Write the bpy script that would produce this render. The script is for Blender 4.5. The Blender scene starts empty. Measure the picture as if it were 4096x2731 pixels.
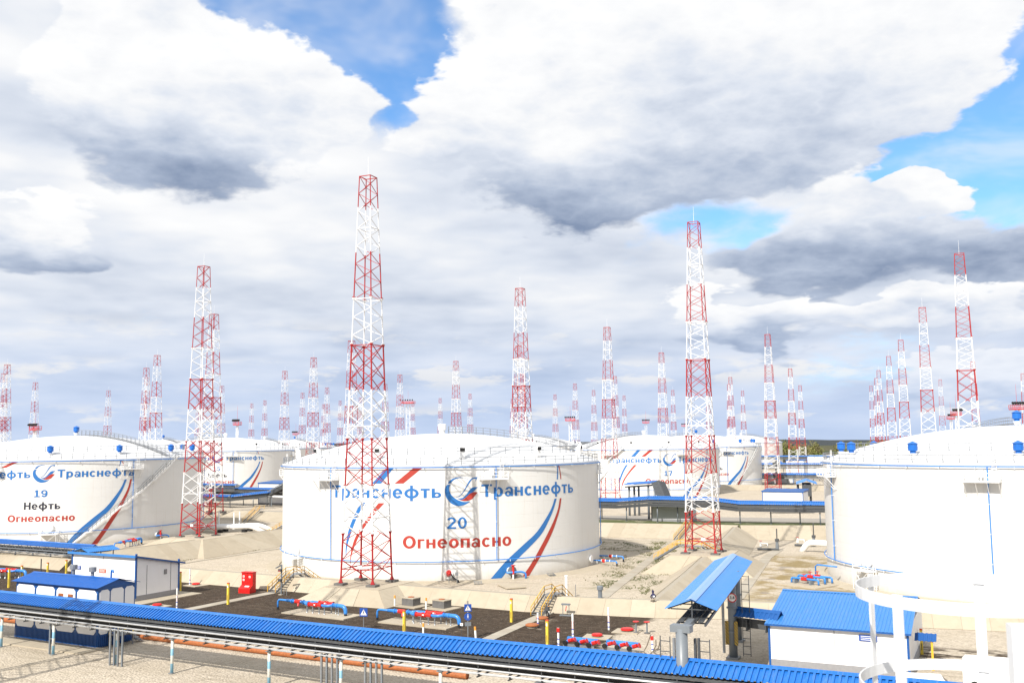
import bpy, bmesh, math, random
import numpy as np
from mathutils import Vector, Matrix
random.seed(7)
PI = math.pi
R = math.radians
scene = bpy.context.scene
COL = scene.collection

# ------------------------------------------------------------------ camera
# plant axes: +X along the pipe racks, +Y away across the tank rows, camera on a neighbouring tank roof
YAW, PITCH, ROLL = R(28.5), 0.1017, -0.0111
cam_d = bpy.data.cameras.new('camera')
cam = bpy.data.objects.new('camera', cam_d)
COL.objects.link(cam)
fw = Vector((-math.sin(YAW) * math.cos(PITCH), math.cos(YAW) * math.cos(PITCH), math.sin(PITCH)))
rt = Vector((math.cos(YAW), math.sin(YAW), 0))
up = rt.cross(fw)
rt2 = rt * math.cos(ROLL) + up * math.sin(ROLL)
up2 = up * math.cos(ROLL) - rt * math.sin(ROLL)
mw = Matrix((rt2, up2, -fw)).transposed().to_4x4()
mw.translation = (0, 0, 22.7)
cam.matrix_world = mw
cam_d.sensor_width = 36
cam_d.lens = 34.33
cam_d.clip_start = 0.2
cam_d.clip_end = 20000
cam_d.dof.use_dof = True
cam_d.dof.focus_distance = 160
cam_d.dof.aperture_fstop = 7.1
scene.camera = cam

# ------------------------------------------------------------------ exposure
vs = scene.view_settings
vs.view_transform = 'Standard'
vs.look = 'None'
vs.gamma = 1
vs.exposure = 0.45
vs.use_curve_mapping = False
scene.cycles.max_bounces = 6
scene.cycles.diffuse_bounces = 3
scene.cycles.glossy_bounces = 3
scene.cycles.use_denoising = True

# ------------------------------------------------------------------ sun (behind the camera, shadows fall along +Y)
SUN_EL = R(40)
sd = bpy.data.lights.new('sun', 'SUN')
sd.energy = 4.4
sd.angle = R(0.53)
sd.color = (1.0, 0.955, 0.885)
sun = bpy.data.objects.new('sun', sd)
COL.objects.link(sun)
SUN_AZ = R(2.5)          # light travels towards +Y
ldir = Vector((math.sin(SUN_AZ) * math.cos(SUN_EL), math.cos(SUN_AZ) * math.cos(SUN_EL), -math.sin(SUN_EL)))
sun.rotation_euler = ldir.to_track_quat('-Z', 'Y').to_euler()
sun.location = (0, -60, 120)

# ------------------------------------------------------------------ node helpers
class NT:
    def __init__(s, tree):
        s.t = tree; s.n = tree.nodes; s.l = tree.links
    def new(s, kind, **kw):
        nd = s.n.new(kind)
        for k, v in kw.items(): setattr(nd, k, v)
        return nd
    def put(s, sock, v):
        if v is None: return
        if hasattr(v, 'is_output') or isinstance(v, bpy.types.NodeSocket): s.l.new(v, sock)
        else: sock.default_value = v
    def m(s, op, a, b=None, c=None, clamp=False):
        nd = s.n.new('ShaderNodeMath'); nd.operation = op; nd.use_clamp = clamp
        s.put(nd.inputs[0], a); s.put(nd.inputs[1], b); s.put(nd.inputs[2], c)
        return nd.outputs[0]
    def vm(s, op, a, b=None):
        nd = s.n.new('ShaderNodeVectorMath'); nd.operation = op
        s.put(nd.inputs[0], a); s.put(nd.inputs[1], b)
        return nd.outputs[0]
    def sep(s, v):
        nd = s.n.new('ShaderNodeSeparateXYZ'); s.l.new(v, nd.inputs[0]); return nd.outputs
    def comb(s, x, y, z):
        nd = s.n.new('ShaderNodeCombineXYZ')
        for i, v in enumerate((x, y, z)): s.put(nd.inputs[i], v)
        return nd.outputs[0]
    def noise(s, vec, scale, detail=4, rough=.55, dist=0., lac=2.):
        nd = s.n.new('ShaderNodeTexNoise'); s.put(nd.inputs['Vector'], vec)
        nd.inputs['Scale'].default_value = scale; nd.inputs['Detail'].default_value = detail
        nd.inputs['Roughness'].default_value = rough; nd.inputs['Distortion'].default_value = dist
        nd.inputs['Lacunarity'].default_value = lac
        return nd.outputs['Fac']
    def smooth(s, v, a, b, lo=0., hi=1.):
        nd = s.n.new('ShaderNodeMapRange'); nd.interpolation_type = 'SMOOTHSTEP'
        s.put(nd.inputs[0], v)
        for i, q in enumerate((a, b, lo, hi)): s.put(nd.inputs[i + 1], q)
        return nd.outputs[0]
    def lin(s, v, a, b, lo=0., hi=1.):
        nd = s.n.new('ShaderNodeMapRange'); s.put(nd.inputs[0], v)
        for i, q in enumerate((a, b, lo, hi)): s.put(nd.inputs[i + 1], q)
        return nd.outputs[0]
    def mix(s, f, a, b):
        nd = s.n.new('ShaderNodeMix'); nd.data_type = 'RGBA'
        s.put(nd.inputs[0], f); s.put(nd.inputs[6], a if not isinstance(a, tuple) else (*a[:3], 1)); s.put(nd.inputs[7], b if not isinstance(b, tuple) else (*b[:3], 1))
        return nd.outputs[2]

# ------------------------------------------------------------------ sky: Nishita air with a cloud field in it
world = bpy.data.worlds.new('World')
scene.world = world
world.use_nodes = True
def build_sky():
    w = NT(world.node_tree); w.n.clear()
    out = w.new('ShaderNodeOutputWorld'); bg = w.new('ShaderNodeBackground')
    w.l.new(bg.outputs[0], out.inputs[0]); bg.inputs[1].default_value = 0.1
    sky = w.new('ShaderNodeTexSky', sky_type='NISHITA'); sky.sun_disc = False
    sky.sun_elevation = SUN_EL; sky.sun_rotation = R(182.5); sky.altitude = 100
    sky.air_density = 1.0; sky.dust_density = 0.6; sky.ozone_density = 1.6
    tc = w.new('ShaderNodeTexCoord'); d = w.vm('NORMALIZE', tc.outputs['Generated'])
    X, Y, Zc = w.sep(d)
    c, s_ = math.cos(YAW), math.sin(YAW)
    xr = w.m('MULTIPLY_ADD', X, c, w.m('MULTIPLY', Y, s_))
    yr = w.m('MULTIPLY_ADD', X, -s_, w.m('MULTIPLY', Y, c))
    k = 180 / PI
    az0 = w.m('MULTIPLY', w.m('ARCTAN2', xr, yr), k)
    el0 = w.m('MULTIPLY', w.m('ARCSINE', Zc), k)
    # noise space: directions, squeezed towards the horizon so that far clouds get smaller and flatter
    sq = w.m('ADD', w.m('ABSOLUTE', Zc), 0.16)
    P = w.comb(w.m('DIVIDE', xr, w.m('POWER', sq, 0.45)), w.m('DIVIDE', yr, w.m('POWER', sq, 0.45)), w.m('MULTIPLY', w.m('LOGARITHM', sq, 2.718), 1.15))
    n_big = w.noise(P, 2.6, 3, .5)
    n_warpx = w.noise(w.vm('ADD', P, (7.1, 3.3, 1.7)), 5.0, 3, .55)
    n_warpy = w.noise(w.vm('ADD', P, (2.1, 9.3, 5.2)), 5.0, 3, .55)
    az = w.m('ADD', az0, w.m('MULTIPLY', w.m('SUBTRACT', n_warpx, .5), 7.0))
    el = w.m('ADD', el0, w.m('MULTIPLY', w.m('SUBTRACT', n_warpy, .5), 5.0))
    n_mid = w.noise(P, 7.5, 5.5, .58, .25)
    n_fine = w.noise(w.vm('ADD', P, (4.4, 1.1, 8.8)), 21.0, 4, .6)
    bil = w.noise(w.vm('ADD', P, (3.7, 2.9, 6.1)), 10.5, 4, .55)
    puff = w.m('SUBTRACT', .19, w.m('MULTIPLY', w.m('ABSOLUTE', w.m('SUBTRACT', bil, .5)), 1.9))
    AE = w.comb(az, el, 0.)
    def gsum(lst, acc):
        for a0, e0, sa, se, *wt in lst:
            nd = w.n.new('ShaderNodeVectorMath'); nd.operation = 'MULTIPLY_ADD'; w.l.new(AE, nd.inputs[0])
            kk = math.sqrt(.9); nd.inputs[1].default_value = (kk / sa, kk / se, 0); nd.inputs[2].default_value = (-kk * a0 / sa, -kk * e0 / se, 0)
            dt = w.n.new('ShaderNodeVectorMath'); dt.operation = 'DOT_PRODUCT'; w.l.new(nd.outputs[0], dt.inputs[0]); w.l.new(nd.outputs[0], dt.inputs[1])
            acc = w.m('MULTIPLY_ADD', w.m('POWER', .36788, dt.outputs['Value']), wt[0] if wt else 1., acc)
        return acc
    K = 10.0 / 2 ** vs.exposure
    def tone(shade):
        ramp = w.new('ShaderNodeValToRGB'); w.l.new(shade, ramp.inputs[0]); cr = ramp.color_ramp; cr.interpolation = 'LINEAR'
        cols = [(0, (1.05, 1.05, 1.045)), (.2, (.945, .955, .975)), (.40, (.755, .805, .895)), (.68, (.475, .55, .69)), (1, (.24, .31, .455))]
        cr.elements[0].position = 0; cr.elements[1].position = 1
        for i, (p, cc) in enumerate(cols):
            e = cr.elements[0] if i == 0 else (cr.elements[-1] if i == len(cols) - 1 else cr.elements.new(p)); e.position = p; e.color = (*cc, 1)
        o = w.vm('SCALE', ramp.outputs[0]); o.node.inputs[3].default_value = K; return o
    mid = w.m('SUBTRACT', n_mid, .5); fine = w.m('SUBTRACT', n_fine, .5); big = w.m('SUBTRACT', n_big, .5)
    rough = w.m('MULTIPLY_ADD', mid, 1.5, w.m('MULTIPLY_ADD', puff, .75, w.m('MULTIPLY', fine, .45)))
    # open air, paler towards the horizon
    air = w.vm('SCALE', w.comb(.50, .64, .91)); air.node.inputs[3].default_value = K
    far = w.smooth(el0, 0., 9., .92, 0.)
    col = w.vm('MULTIPLY', sky.outputs[0], SKY_TINT)
    col = w.mix(far, col, air)
    # high veil: a soft pale sheet with gaps
    white = w.vm('SCALE', w.comb(.93, .95, 1.0)); white.node.inputs[3].default_value = K
    thin = w.smooth(w.noise(w.vm('ADD', P, (1.3, 6.1, 2.2)), 4.2, 4, .6, .4), .40, .75, .03, .55)
    col = w.mix(thin, col, white)
    vd = w.m('MULTIPLY_ADD', big, .7, w.m('MULTIPLY_ADD', mid, .9, w.m('MULTIPLY_ADD', fine, .3, gsum(SKY_GAPS, .72))))
    va = w.smooth(vd, -.05, .5)
    soft = w.noise(w.vm('MULTIPLY', w.vm('ADD', P, (5., 2., 9.)), (1., 1., 1.7)), 4.0, 3, .5)
    vsh = w.m('MULTIPLY_ADD', w.m('SUBTRACT', soft, .5), 1.0, gsum(SKY_DARK, .32))
    vsh = w.m('MULTIPLY_ADD', mid, -.25, vsh)
    vsh = w.m('ADD', vsh, w.smooth(el0, 4., 15., .05, 0.))
    vcol = w.mix(w.m('MULTIPLY', far, .78), tone(w.m('MAXIMUM', vsh, 0.)), air)
    col = w.mix(va, col, vcol)
    # cumulus: lumpy edges, bright crowns, flat grey bases
    def cumulus(col, g, base, top, dark, thr, sf, mask=None, extra=None):
        d = w.m('ADD', g, rough); t = w.lin(el, base, top)
        hi = w.m('MULTIPLY_ADD', w.m('SUBTRACT', 1., t), .42, thr + sf)
        al = w.smooth(d, thr, hi)
        if mask is not None: al = w.m('MULTIPLY', al, mask)
        sh = w.m('MULTIPLY', w.smooth(t, 0., 1., 1., 0.), dark)
        sh = w.m('MULTIPLY_ADD', mid, -.42, sh); sh = w.m('MULTIPLY_ADD', puff, -.38, sh); sh = w.m('MULTIPLY_ADD', fine, -.16, sh); sh = w.m('MULTIPLY_ADD', w.m('SUBTRACT', soft, .5), .55, sh); sh = w.m('ADD', sh, .16)
        if extra: sh = gsum(extra, sh)
        c = tone(w.m('MAXIMUM', sh, 0.))
        return w.mix(al, col, w.mix(w.m('MULTIPLY', far, .5), c, air))
    # small far cumulus along the horizon and the same kind of clouds all round
    hor = w.noise(w.comb(w.m('MULTIPLY', az0, .02), w.m('MULTIPLY', el0, .075), 2.), 9., 5, .6)
    hmask = w.m('MULTIPLY', w.smooth(el0, .4, 1.6), w.smooth(el0, 4.5, 8.5, 1., 0.))
    hal = w.m('MULTIPLY', w.smooth(hor, .50, .60), w.m('MULTIPLY', hmask, .62))
    cream = w.vm('SCALE', w.comb(.95, .93, .90)); cream.node.inputs[3].default_value = K
    hc_ = w.mix(w.smooth(w.m('PINGPONG', el0, 1.3), .1, 1.1), vcol, cream)
    col = w.mix(hal, col, hc_)
    out_m = w.m('MAXIMUM', w.smooth(w.m('ABSOLUTE', az0), 33., 42.), w.smooth(el0, 27., 33.))
    gg = w.m('MULTIPLY_ADD', w.m('SUBTRACT', soft, .5), 3.2, .35)
    col = cumulus(col, gg, 2., 40., .35, .55, .2, out_m)
    for sh_, base, top, dk, thr, sf, ex in SKY_CLOUDS: col = cumulus(col, gsum(sh_, 0.), base, top, dk, thr, sf, None, ex)
    # below the horizon: dull ground light
    fin = w.mix(w.smooth(el0, -2.0, -.3, 1., 0.), col, (1.6, 1.5, 1.3))
    w.l.new(fin, bg.inputs[0])
    world.cycles.sampling_method = 'MANUAL'; world.cycles.sample_map_resolution = 512
SKY_TINT = (.80, 1.22, 1.55)
SKY_GAPS = [(-14.2, 24.1, 5.9, 2.6, -1.0), (-10.2, 23.3, 3.8, 2.6, -0.9), (-6.7, 21.3, 2.3, 2.6, -1.0), (-5.0, 23.7, 1.8, 2.3, -0.6), (26.2, 18.4, 4.3, 3.8, -1.1), (27.9, 14.6, 4.3, 3.8, -1.1), (23.0, 14.6, 3.8, 2.0, -0.9), (11.5, 12.9, 3.3, 1.8, -0.6), (13.4, 11.1, 1.5, 1.3, -0.5), (20.7, 5.1, 4.3, 1.3, -0.5), (19.0, 3.5, 5.1, 1.0, -0.35), (-18.0, 3.4, 6.4, 1.5, -0.2)]
SKY_DARK = [(-4.5, 6.0, 12.3, 3.8, 0.12)]
SKY_CLOUDS = [
    ([(23.0, 13.8, 1.8, 1.2), (24.0, 13.1, 1.1, 0.7), (22.0, 13.3, 1.1, 0.7), (23.5, 12.8, 2.0, 0.8)], 11.3, 12.8, .3, .55, .10, None),
    ([(-22.0, 22.6, 3.6, 2.4), (-23.6, 20.2, 2.6, 3.0), (-23.2, 18.0, 3.0, 2.0), (-18.0, 20.2, 4.2, 2.6), (-13.0, 19.3, 3.6, 2.2), (-18.7, 16.6, 5.2, 1.8), (-10.6, 19.4, 1.8, 1.4), (-18.5, 14.9, 5.0, 1.4)], 12.4, 21.0, .72, .58, .20, [(-18.7, 15.0, 5.0, 1.6, .20)]),
    ([(1.2, 23.7, 4.2, 5.1), (3.4, 19.4, 6.2, 4.7), (-4.5, 18.0, 3.6, 2.2), (12.5, 21.9, 8.7, 4.9), (22.2, 21.9, 6.6, 3.6), (22.7, 18.5, 3.8, 2.6), (9.8, 16.7, 5.9, 2.8), (15.6, 17.2, 4.9, 2.8), (4.1, 14.0, 4.3, 2.2), (18.6, 20.4, 6.4, 3.6)], 9.8, 19.5, .74, .60, .20, [(16.5, 18.8, 8.0, 3.0, .34), (12.4, 16.0, 5.5, 2.2, .16), (4.6, 12.8, 5.2, 1.9, .24), (-1.5, 15.5, 4., 2., .12)]),
    ([(18.2, 11.6, 4.9, 2.5), (23.8, 9.9, 5.9, 1.9), (15.3, 9.7, 2.8, 1.3), (27.6, 9.3, 2.8, 1.5), (19.7, 13.6, 2.8, 1.8)], 6.6, 16.5, .74, .60, .26, [(20.5, 9.2, 7.5, 1.3, .06)]),
    ([(-25.7, 12.1, 2.2, 1.8), (-26.8, 10.6, 2.8, 1.9), (-24.1, 10.1, 1.4, 1.3)], 7.6, 13.4, .72, .56, .18, [(-25.7, 9.1, 3.5, .8, .06)]),
    ([(11.3, 7.1, 1.9, 1.3), (14.0, 6.7, 3.1, 1.4), (19.4, 7.3, 6.1, 0.9), (25.8, 7.1, 3.3, 1.0), (13.2, 5.4, 4.3, 0.8)], 4.7, 7.9, .66, .56, .18, None),
    ([(23.5, 3.5, 2.0, 1.3), (26.5, 4.1, 2.6, 1.5), (24.5, 2.0, 3.8, 1.0)], 1.0, 3.5, .45, .56, .16, None)]
build_sky()

# ------------------------------------------------------------------ mesh builder and object helpers
class MB:
    def __init__(s): s.v = []; s.f = []; s.mi = []; s.cur = 0
    def _add(s, vs, fs):
        b = len(s.v); s.v += [tuple(p) for p in vs]
        for f in fs: s.f.append(tuple(i + b for i in f)); s.mi.append(s.cur)
    def box(s, c, size, rz=0., rot=None):
        hx, hy, hz = size[0] / 2, size[1] / 2, size[2] / 2
        pts = [Vector((x, y, z)) for z in (-hz, hz) for x, y in ((-hx, -hy), (hx, -hy), (hx, hy), (-hx, hy))]
        m = rot if rot is not None else Matrix.Rotation(rz, 3, 'Z')
        c = Vector(c)
        s._add([m @ p + c for p in pts], [(3, 2, 1, 0), (4, 5, 6, 7), (0, 1, 5, 4), (1, 2, 6, 5), (2, 3, 7, 6), (3, 0, 4, 7)])
        return s
    def bar(s, p, q, w, h=None):
        p, q = Vector(p), Vector(q); h = h or w; d = q - p; L = d.length
        if L < 1e-6: return s
        d /= L; up_ = Vector((0, 0, 1)) if abs(d.z) < .95 else Vector((0, 1, 0))
        x = d.cross(up_).normalized(); y = x.cross(d)
        r = Matrix((x, d, y)).transposed()
        return s.box((p + q) / 2, (w, L, h), rot=r)
    def tube(s, p, q, r, n=8, r2=None, cap=True):
        p, q = Vector(p), Vector(q); r2 = r if r2 is None else r2; d = (q - p)
        if d.length < 1e-6: return s
        d.normalize(); a = d.orthogonal().normalized(); b = d.cross(a)
        vs_ = []
        for c, rr in ((p, r), (q, r2)):
            vs_ += [c + (a * math.cos(2 * PI * i / n) + b * math.sin(2 * PI * i / n)) * rr for i in range(n)]
        fs = [(i, (i + 1) % n, n + (i + 1) % n, n + i) for i in range(n)]
        if cap: fs += [tuple(range(n - 1, -1, -1)), tuple(range(n, 2 * n))]
        s._add(vs_, fs); return s
    def path(s, pts, r, n=8, closed=False):
        pts = [Vector(p) for p in pts]; N = len(pts); rings = []
        prev = None
        for i, p in enumerate(pts):
            a = pts[(i - 1) % N] if (closed or i > 0) else p; b = pts[(i + 1) % N] if (closed or i < N - 1) else p
            d = (b - a).normalized()
            if prev is None: x = d.orthogonal().normalized()
            else: x = (prev - d * prev.dot(d)).normalized()
            prev = x; y = d.cross(x)
            rings.append([p + (x * math.cos(2 * PI * k / n) + y * math.sin(2 * PI * k / n)) * r for k in range(n)])
        fs = []
        for i in range(N if closed else N - 1):
            j = (i + 1) % N
            fs += [(i * n + k, i * n + (k + 1) % n, j * n + (k + 1) % n, j * n + k) for k in range(n)]
        if not closed: fs += [tuple(range(n - 1, -1, -1)), tuple((N - 1) * n + k for k in range(n))]
        s._add([v for r_ in rings for v in r_], fs); return s
    def lathe(s, prof, n=32, c=(0, 0, 0), a0=0., a1=2 * PI):
        full = abs(a1 - a0 - 2 * PI) < 1e-6; m = n if full else n + 1
        vs_ = []
        for r_, z in prof:
            for i in range(m):
                a = a0 + (a1 - a0) * i / n; vs_.append((c[0] + r_ * math.cos(a), c[1] + r_ * math.sin(a), c[2] + z))
        fs = []
        for j in range(len(prof) - 1):
            for i in range(n):
                k = (i + 1) % m
                fs.append((j * m + i, j * m + k, (j + 1) * m + k, (j + 1) * m + i))
        s._add(vs_, fs); return s
    def prism(s, poly, z0, z1):
        n = len(poly)
        s._add([(x, y, z0) for x, y in poly] + [(x, y, z1) for x, y in poly],
               [tuple(range(n - 1, -1, -1)), tuple(range(n, 2 * n))] + [(i, (i + 1) % n, n + (i + 1) % n, n + i) for i in range(n)]); return s
    def hexa(s, a, b):           # two quads (bottom, top), four points each
        s._add(list(a) + list(b), [(3, 2, 1, 0), (4, 5, 6, 7), (0, 1, 5, 4), (1, 2, 6, 5), (2, 3, 7, 6), (3, 0, 4, 7)]); return s
    def mesh(s, name, smooth=False):
        me = bpy.data.meshes.new(name); me.from_pydata(s.v, [], s.f)
        if smooth: me.polygons.foreach_set('use_smooth', [True] * len(s.f))
        if any(s.mi): me.polygons.foreach_set('material_index', s.mi)
        me.update(); return me

def obj(name, data, mats=None, parent=None, smooth=False, loc=None, rz=None):
    if isinstance(data, MB): data = data.mesh(name, smooth)
    if data is not None and mats is not None and not data.materials:
        for m_ in (mats if isinstance(mats, (list, tuple)) else [mats]): data.materials.append(m_)
    o = bpy.data.objects.new(name, data); COL.objects.link(o)
    if parent is not None: o.parent = parent
    if loc is not None: o.location = loc
    if rz is not None: o.rotation_euler = (0, 0, rz)
    return o
def tag(o, label=None, cat=None, group=None, kind=None):
    if label: o['label'] = label
    if cat: o['category'] = cat
    if group: o['group'] = group
    if kind: o['kind'] = kind
    return o
def thing(name, label, cat, loc=(0, 0, 0), rz=0., group=None):
    o = bpy.data.objects.new(name, None); COL.objects.link(o); o.empty_display_size = .5
    o.location = loc; o.rotation_euler = (0, 0, rz)
    return tag(o, label, cat, group)
def dup(root, loc, rz=0., label=None, group=None):
    r = root.copy(); COL.objects.link(r); r.location = loc; r.rotation_euler = (0, 0, rz)
    if label: r['label'] = label
    if group: r['group'] = group
    for ch in list(root.children):
        c = ch.copy(); COL.objects.link(c); c.parent = r
        for g in list(ch.children):
            d = g.copy(); COL.objects.link(d); d.parent = c
    return r
ORD = ['first', 'second', 'third', 'fourth', 'fifth', 'sixth', 'seventh', 'eighth', 'ninth', 'tenth', 'eleventh', 'twelfth', 'thirteenth', 'fourteenth', 'fifteenth', 'sixteenth', 'seventeenth', 'eighteenth', 'nineteenth', 'twentieth']
TENS = {2: 'twenty', 3: 'thirty', 4: 'forty', 5: 'fifty'}
def ordinal(i):
    i += 1
    if i <= 20: return ORD[i - 1]
    t, u = divmod(i, 10)
    return {3: 'thirtieth', 4: 'fortieth', 5: 'fiftieth'}[t] if u == 0 else TENS[t] + '-' + ORD[u - 1]

# ------------------------------------------------------------------ materials
MATS = {}
def mat(name, col, rough=.5, metal=0., spec=.5, var=.08, scale=3., dirt=None, bump=0., bscale=40., extra=None):
    m_ = bpy.data.materials.new(name); m_.use_nodes = True; t = NT(m_.node_tree)
    b = t.n['Principled BSDF']; b.inputs['Roughness'].default_value = rough;  b.inputs['Metallic'].default_value = metal
    b.inputs['Specular IOR Level'].default_value = spec
    tc = t.new('ShaderNodeTexCoord'); P = tc.outputs['Object']
    n1 = t.noise(P, scale, 5, .6)
    c = t.mix(t.lin(n1, .25, .75), tuple(max(0, x * (1 - var)) for x in col), tuple(min(1, x * (1 + var)) for x in col))
    if dirt:
        x, y, z = t.sep(P)
        st = t.noise(t.comb(t.m('MULTIPLY', x, 1.), t.m('MULTIPLY', y, 1.), t.m('MULTIPLY', z, .12)), dirt[1], 6, .65)
        c = t.mix(t.smooth(st, .52, .78, 0., dirt[2]), c, dirt[0])
    if extra: c = extra(t, P, c, b)
    t.l.new(c, b.inputs['Base Color'])
    r_ = t.lin(n1, .2, .8, rough * .85, min(1, rough * 1.15)); t.l.new(r_, b.inputs['Roughness'])
    if bump:
        bn = t.new('ShaderNodeBump'); bn.inputs['Strength'].default_value = bump; bn.inputs['Distance'].default_value = .05
        t.l.new(t.noise(P, bscale, 4, .6), bn.inputs['Height']); t.l.new(bn.outputs[0], b.inputs['Normal'])
    MATS[name] = m_; return m_

def wall_extra(t, P, c, b):
    x, y, z = t.sep(P)
    # plate courses: faint tone steps and weld lines
    a = t.m('MULTIPLY', t.m('ARCTAN2', y, x), 30.35)
    row = t.m('FLOOR', t.m('DIVIDE', z, 2.09)); colm = t.m('FLOOR', t.m('ADD', t.m('DIVIDE', a, 7.9), t.m('MULTIPLY', row, .37)))
    wn = t.new('ShaderNodeTexWhiteNoise', noise_dimensions='2D'); t.l.new(t.comb(row, colm, 0.), wn.inputs['Vector'])
    c = t.mix(t.lin(wn.outputs['Value'], 0, 1, 0, .30), c, (.66, .655, .63))
    # rain streaks below the rim
    st = t.noise(t.comb(t.m('MULTIPLY', a, 1.), 0., t.m('MULTIPLY', z, .05)), 2.2, 5, .7)
    c = t.mix(t.smooth(st, .52, .80, 0., .42), c, (.52, .47, .38))
    low = t.m('MULTIPLY', t.smooth(z, 0., 2.2, 1., 0.), t.noise(t.comb(a, 0., z), .9, 5, .6))
    c = t.mix(t.m('MULTIPLY', low, .8), c, (.45, .39, .30))
    bn = t.new('ShaderNodeBump'); bn.inputs['Strength'].default_value = .5; bn.inputs['Distance'].default_value = .04
    fr = t.m('PINGPONG', t.m('ADD', z, .02), 1.045)
    t.l.new(t.m('ADD', t.smooth(fr, 0., .05), t.m('MULTIPLY', t.noise(t.comb(a, 0., z), .55, 3, .5), .8)), bn.inputs['Height']); t.l.new(bn.outputs[0], b.inputs['Normal'])
    return c
TANKW = mat('tank_white_paint', (.70, .697, .68), .42, var=.02, scale=.2, extra=wall_extra)
def roof_extra(t, P, c, b):
    x, y, z = t.sep(P)
    a = t.m('ARCTAN2', y, x); rr = t.m('SQRT', t.m('ADD', t.m('MULTIPLY', x, x), t.m('MULTIPLY', y, y)))
    bn = t.new('ShaderNodeBump'); bn.inputs['Strength'].default_value = .35; bn.inputs['Distance'].default_value = .04
    f = t.smooth(t.m('PINGPONG', t.m('MULTIPLY', a, 20 / PI), .5), 0., .06)
    t.l.new(t.m('ADD', f, t.m('MULTIPLY', t.noise(P, .5, 3, .5), 1.6)), bn.inputs['Height']); t.l.new(bn.outputs[0], b.inputs['Normal'])
    return t.mix(t.smooth(t.noise(P, .35, 5, .65), .5, .75, 0., .16), c, (.54, .535, .52))
ROOFW = mat('roof_white_paint', (.64, .65, .66), .5, var=.03, scale=.5, extra=roof_extra)
CAGEW = mat('cage_white_paint', (.66, .665, .67), .4, var=.06, scale=6., dirt=((.5, .48, .44), 5., .3))
WHITE = mat('white_steel_paint', (.80, .80, .79), .45, var=.05, scale=2.)
RAILW = mat('railing_white', (.22, .23, .245), .5, var=.05)
BLUEL = mat('pipe_blue', (.04, .22, .62), .35, var=.10, scale=2.5)
BLUED = mat('paint_deep_blue', (.01, .085, .30), .4, var=.12)
BLUEM = mat('lettering_blue', (.022, .155, .44), .5, var=.05, scale=.6)
NAVY = mat('lettering_black', (.022, .024, .04), .5)
REDM = mat('lettering_red', (.40, .04, .026), .5, var=.06, scale=.6)
REDV = mat('valve_red', (.55, .02, .015), .4, var=.15, scale=6)
REDP = mat('cabinet_red', (.60, .012, .01), .38, var=.08)
YEL = mat('rail_yellow', (.78, .43, .035), .45, var=.1)
YELP = mat('post_yellow', (.80, .58, .06), .5, var=.1, dirt=((.3, .24, .1), 4., .4))
GREY = mat('galvanised_grey', (.24, .255, .27), .45, metal=.35, var=.15, scale=5)
GREYD = mat('dark_grey_steel', (.075, .08, .085), .55, metal=.2, var=.2)
GREYC = mat('column_grey_paint', (.165, .185, .205), .4, var=.06, scale=1.5)
BLACK = mat('black_rubber', (.012, .012, .013), .6)
STEELW = mat('pipe_insulation', (.50, .51, .52), .4, metal=.4, var=.1, scale=3.)
BROWN = mat('rusty_pipe', (.36, .115, .035), .6, var=.25, scale=4., dirt=((.12, .05, .03), 3., .6))
GLASS = mat('dark_glass', (.02, .025, .03), .12, var=.1)
SKIN = mat('skin', (.55, .33, .24), .6)
def sheet_extra(t, P, c, b):
    oi = t.new('ShaderNodeObjectInfo').outputs['Random']
    c = t.mix(t.lin(oi, 0, 1, 0., .22), c, (.05, .20, .50))
    x, y, z = t.sep(P)
    st = t.noise(t.comb(t.m('MULTIPLY', x, 6.), t.m('MULTIPLY', y, .5), t.m('ADD', z, t.m('MULTIPLY', oi, 40.))), 1.2, 5, .65)      # dust runs down the slope
    c = t.mix(t.smooth(st, .48, .78, 0., .42), c, (.17, .24, .36))
    return t.mix(t.smooth(t.noise(t.vm('ADD', P, (3., 1., 0.)), .7, 5, .7), .52, .8, 0., .4), c, (.10, .22, .45))
ROOFB = mat('blue_sheet_metal', (.008, .128, .46), .38, var=.10, scale=.9, extra=sheet_extra)
ROOFB2 = mat('blue_sheet_faded', (.03, .19, .52), .32, var=.08, scale=.7, extra=sheet_extra)
def conc_extra(t, P, c, b):
    st = t.noise(P, .45, 6, .62, .3)
    c = t.mix(t.smooth(st, .45, .72, 0., .55), c, (.33, .28, .205))
    oi = t.new('ShaderNodeObjectInfo').outputs['Random']
    c = t.mix(t.smooth(oi, .45, 1., 0., .32), c, (.31, .255, .18)); c = t.mix(t.smooth(oi, .0, .35, .22, 0.), c, (.50, .45, .36))
    sp = t.noise(P, 7., 4, .7)
    return t.mix(t.smooth(sp, .55, .75, 0., .25), c, (.28, .245, .195))
CONC = mat('slab_concrete', (.42, .362, .272), .85, var=.06, scale=1.2, bump=.25, bscale=9., extra=conc_extra)
CONCG = mat('grey_concrete', (.33, .295, .235), .85, var=.12, scale=1.5, bump=.3, bscale=8., extra=conc_extra)
PATHM = mat('path_concrete', (.37, .335, .275), .88, var=.12, scale=1., bump=.25, bscale=10., extra=conc_extra)
BLOCK = mat('footing_grey', (.13, .125, .12), .85, var=.25, scale=3., bump=.3, bscale=10.)
SIDING = mat('white_siding', (.80, .80, .80), .45, var=.03, scale=.7, dirt=((.55, .53, .5), 1.5, .25))
PLINTH = mat('plinth_grey', (.26, .26, .27), .6, var=.1)
SIGNB = mat('sign_blue', (.015, .07, .33), .4)
SIGNR = mat('sign_red', (.70, .09, .03), .4)
SIGNW = mat('sign_white', (.8, .8, .8), .4)
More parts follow.
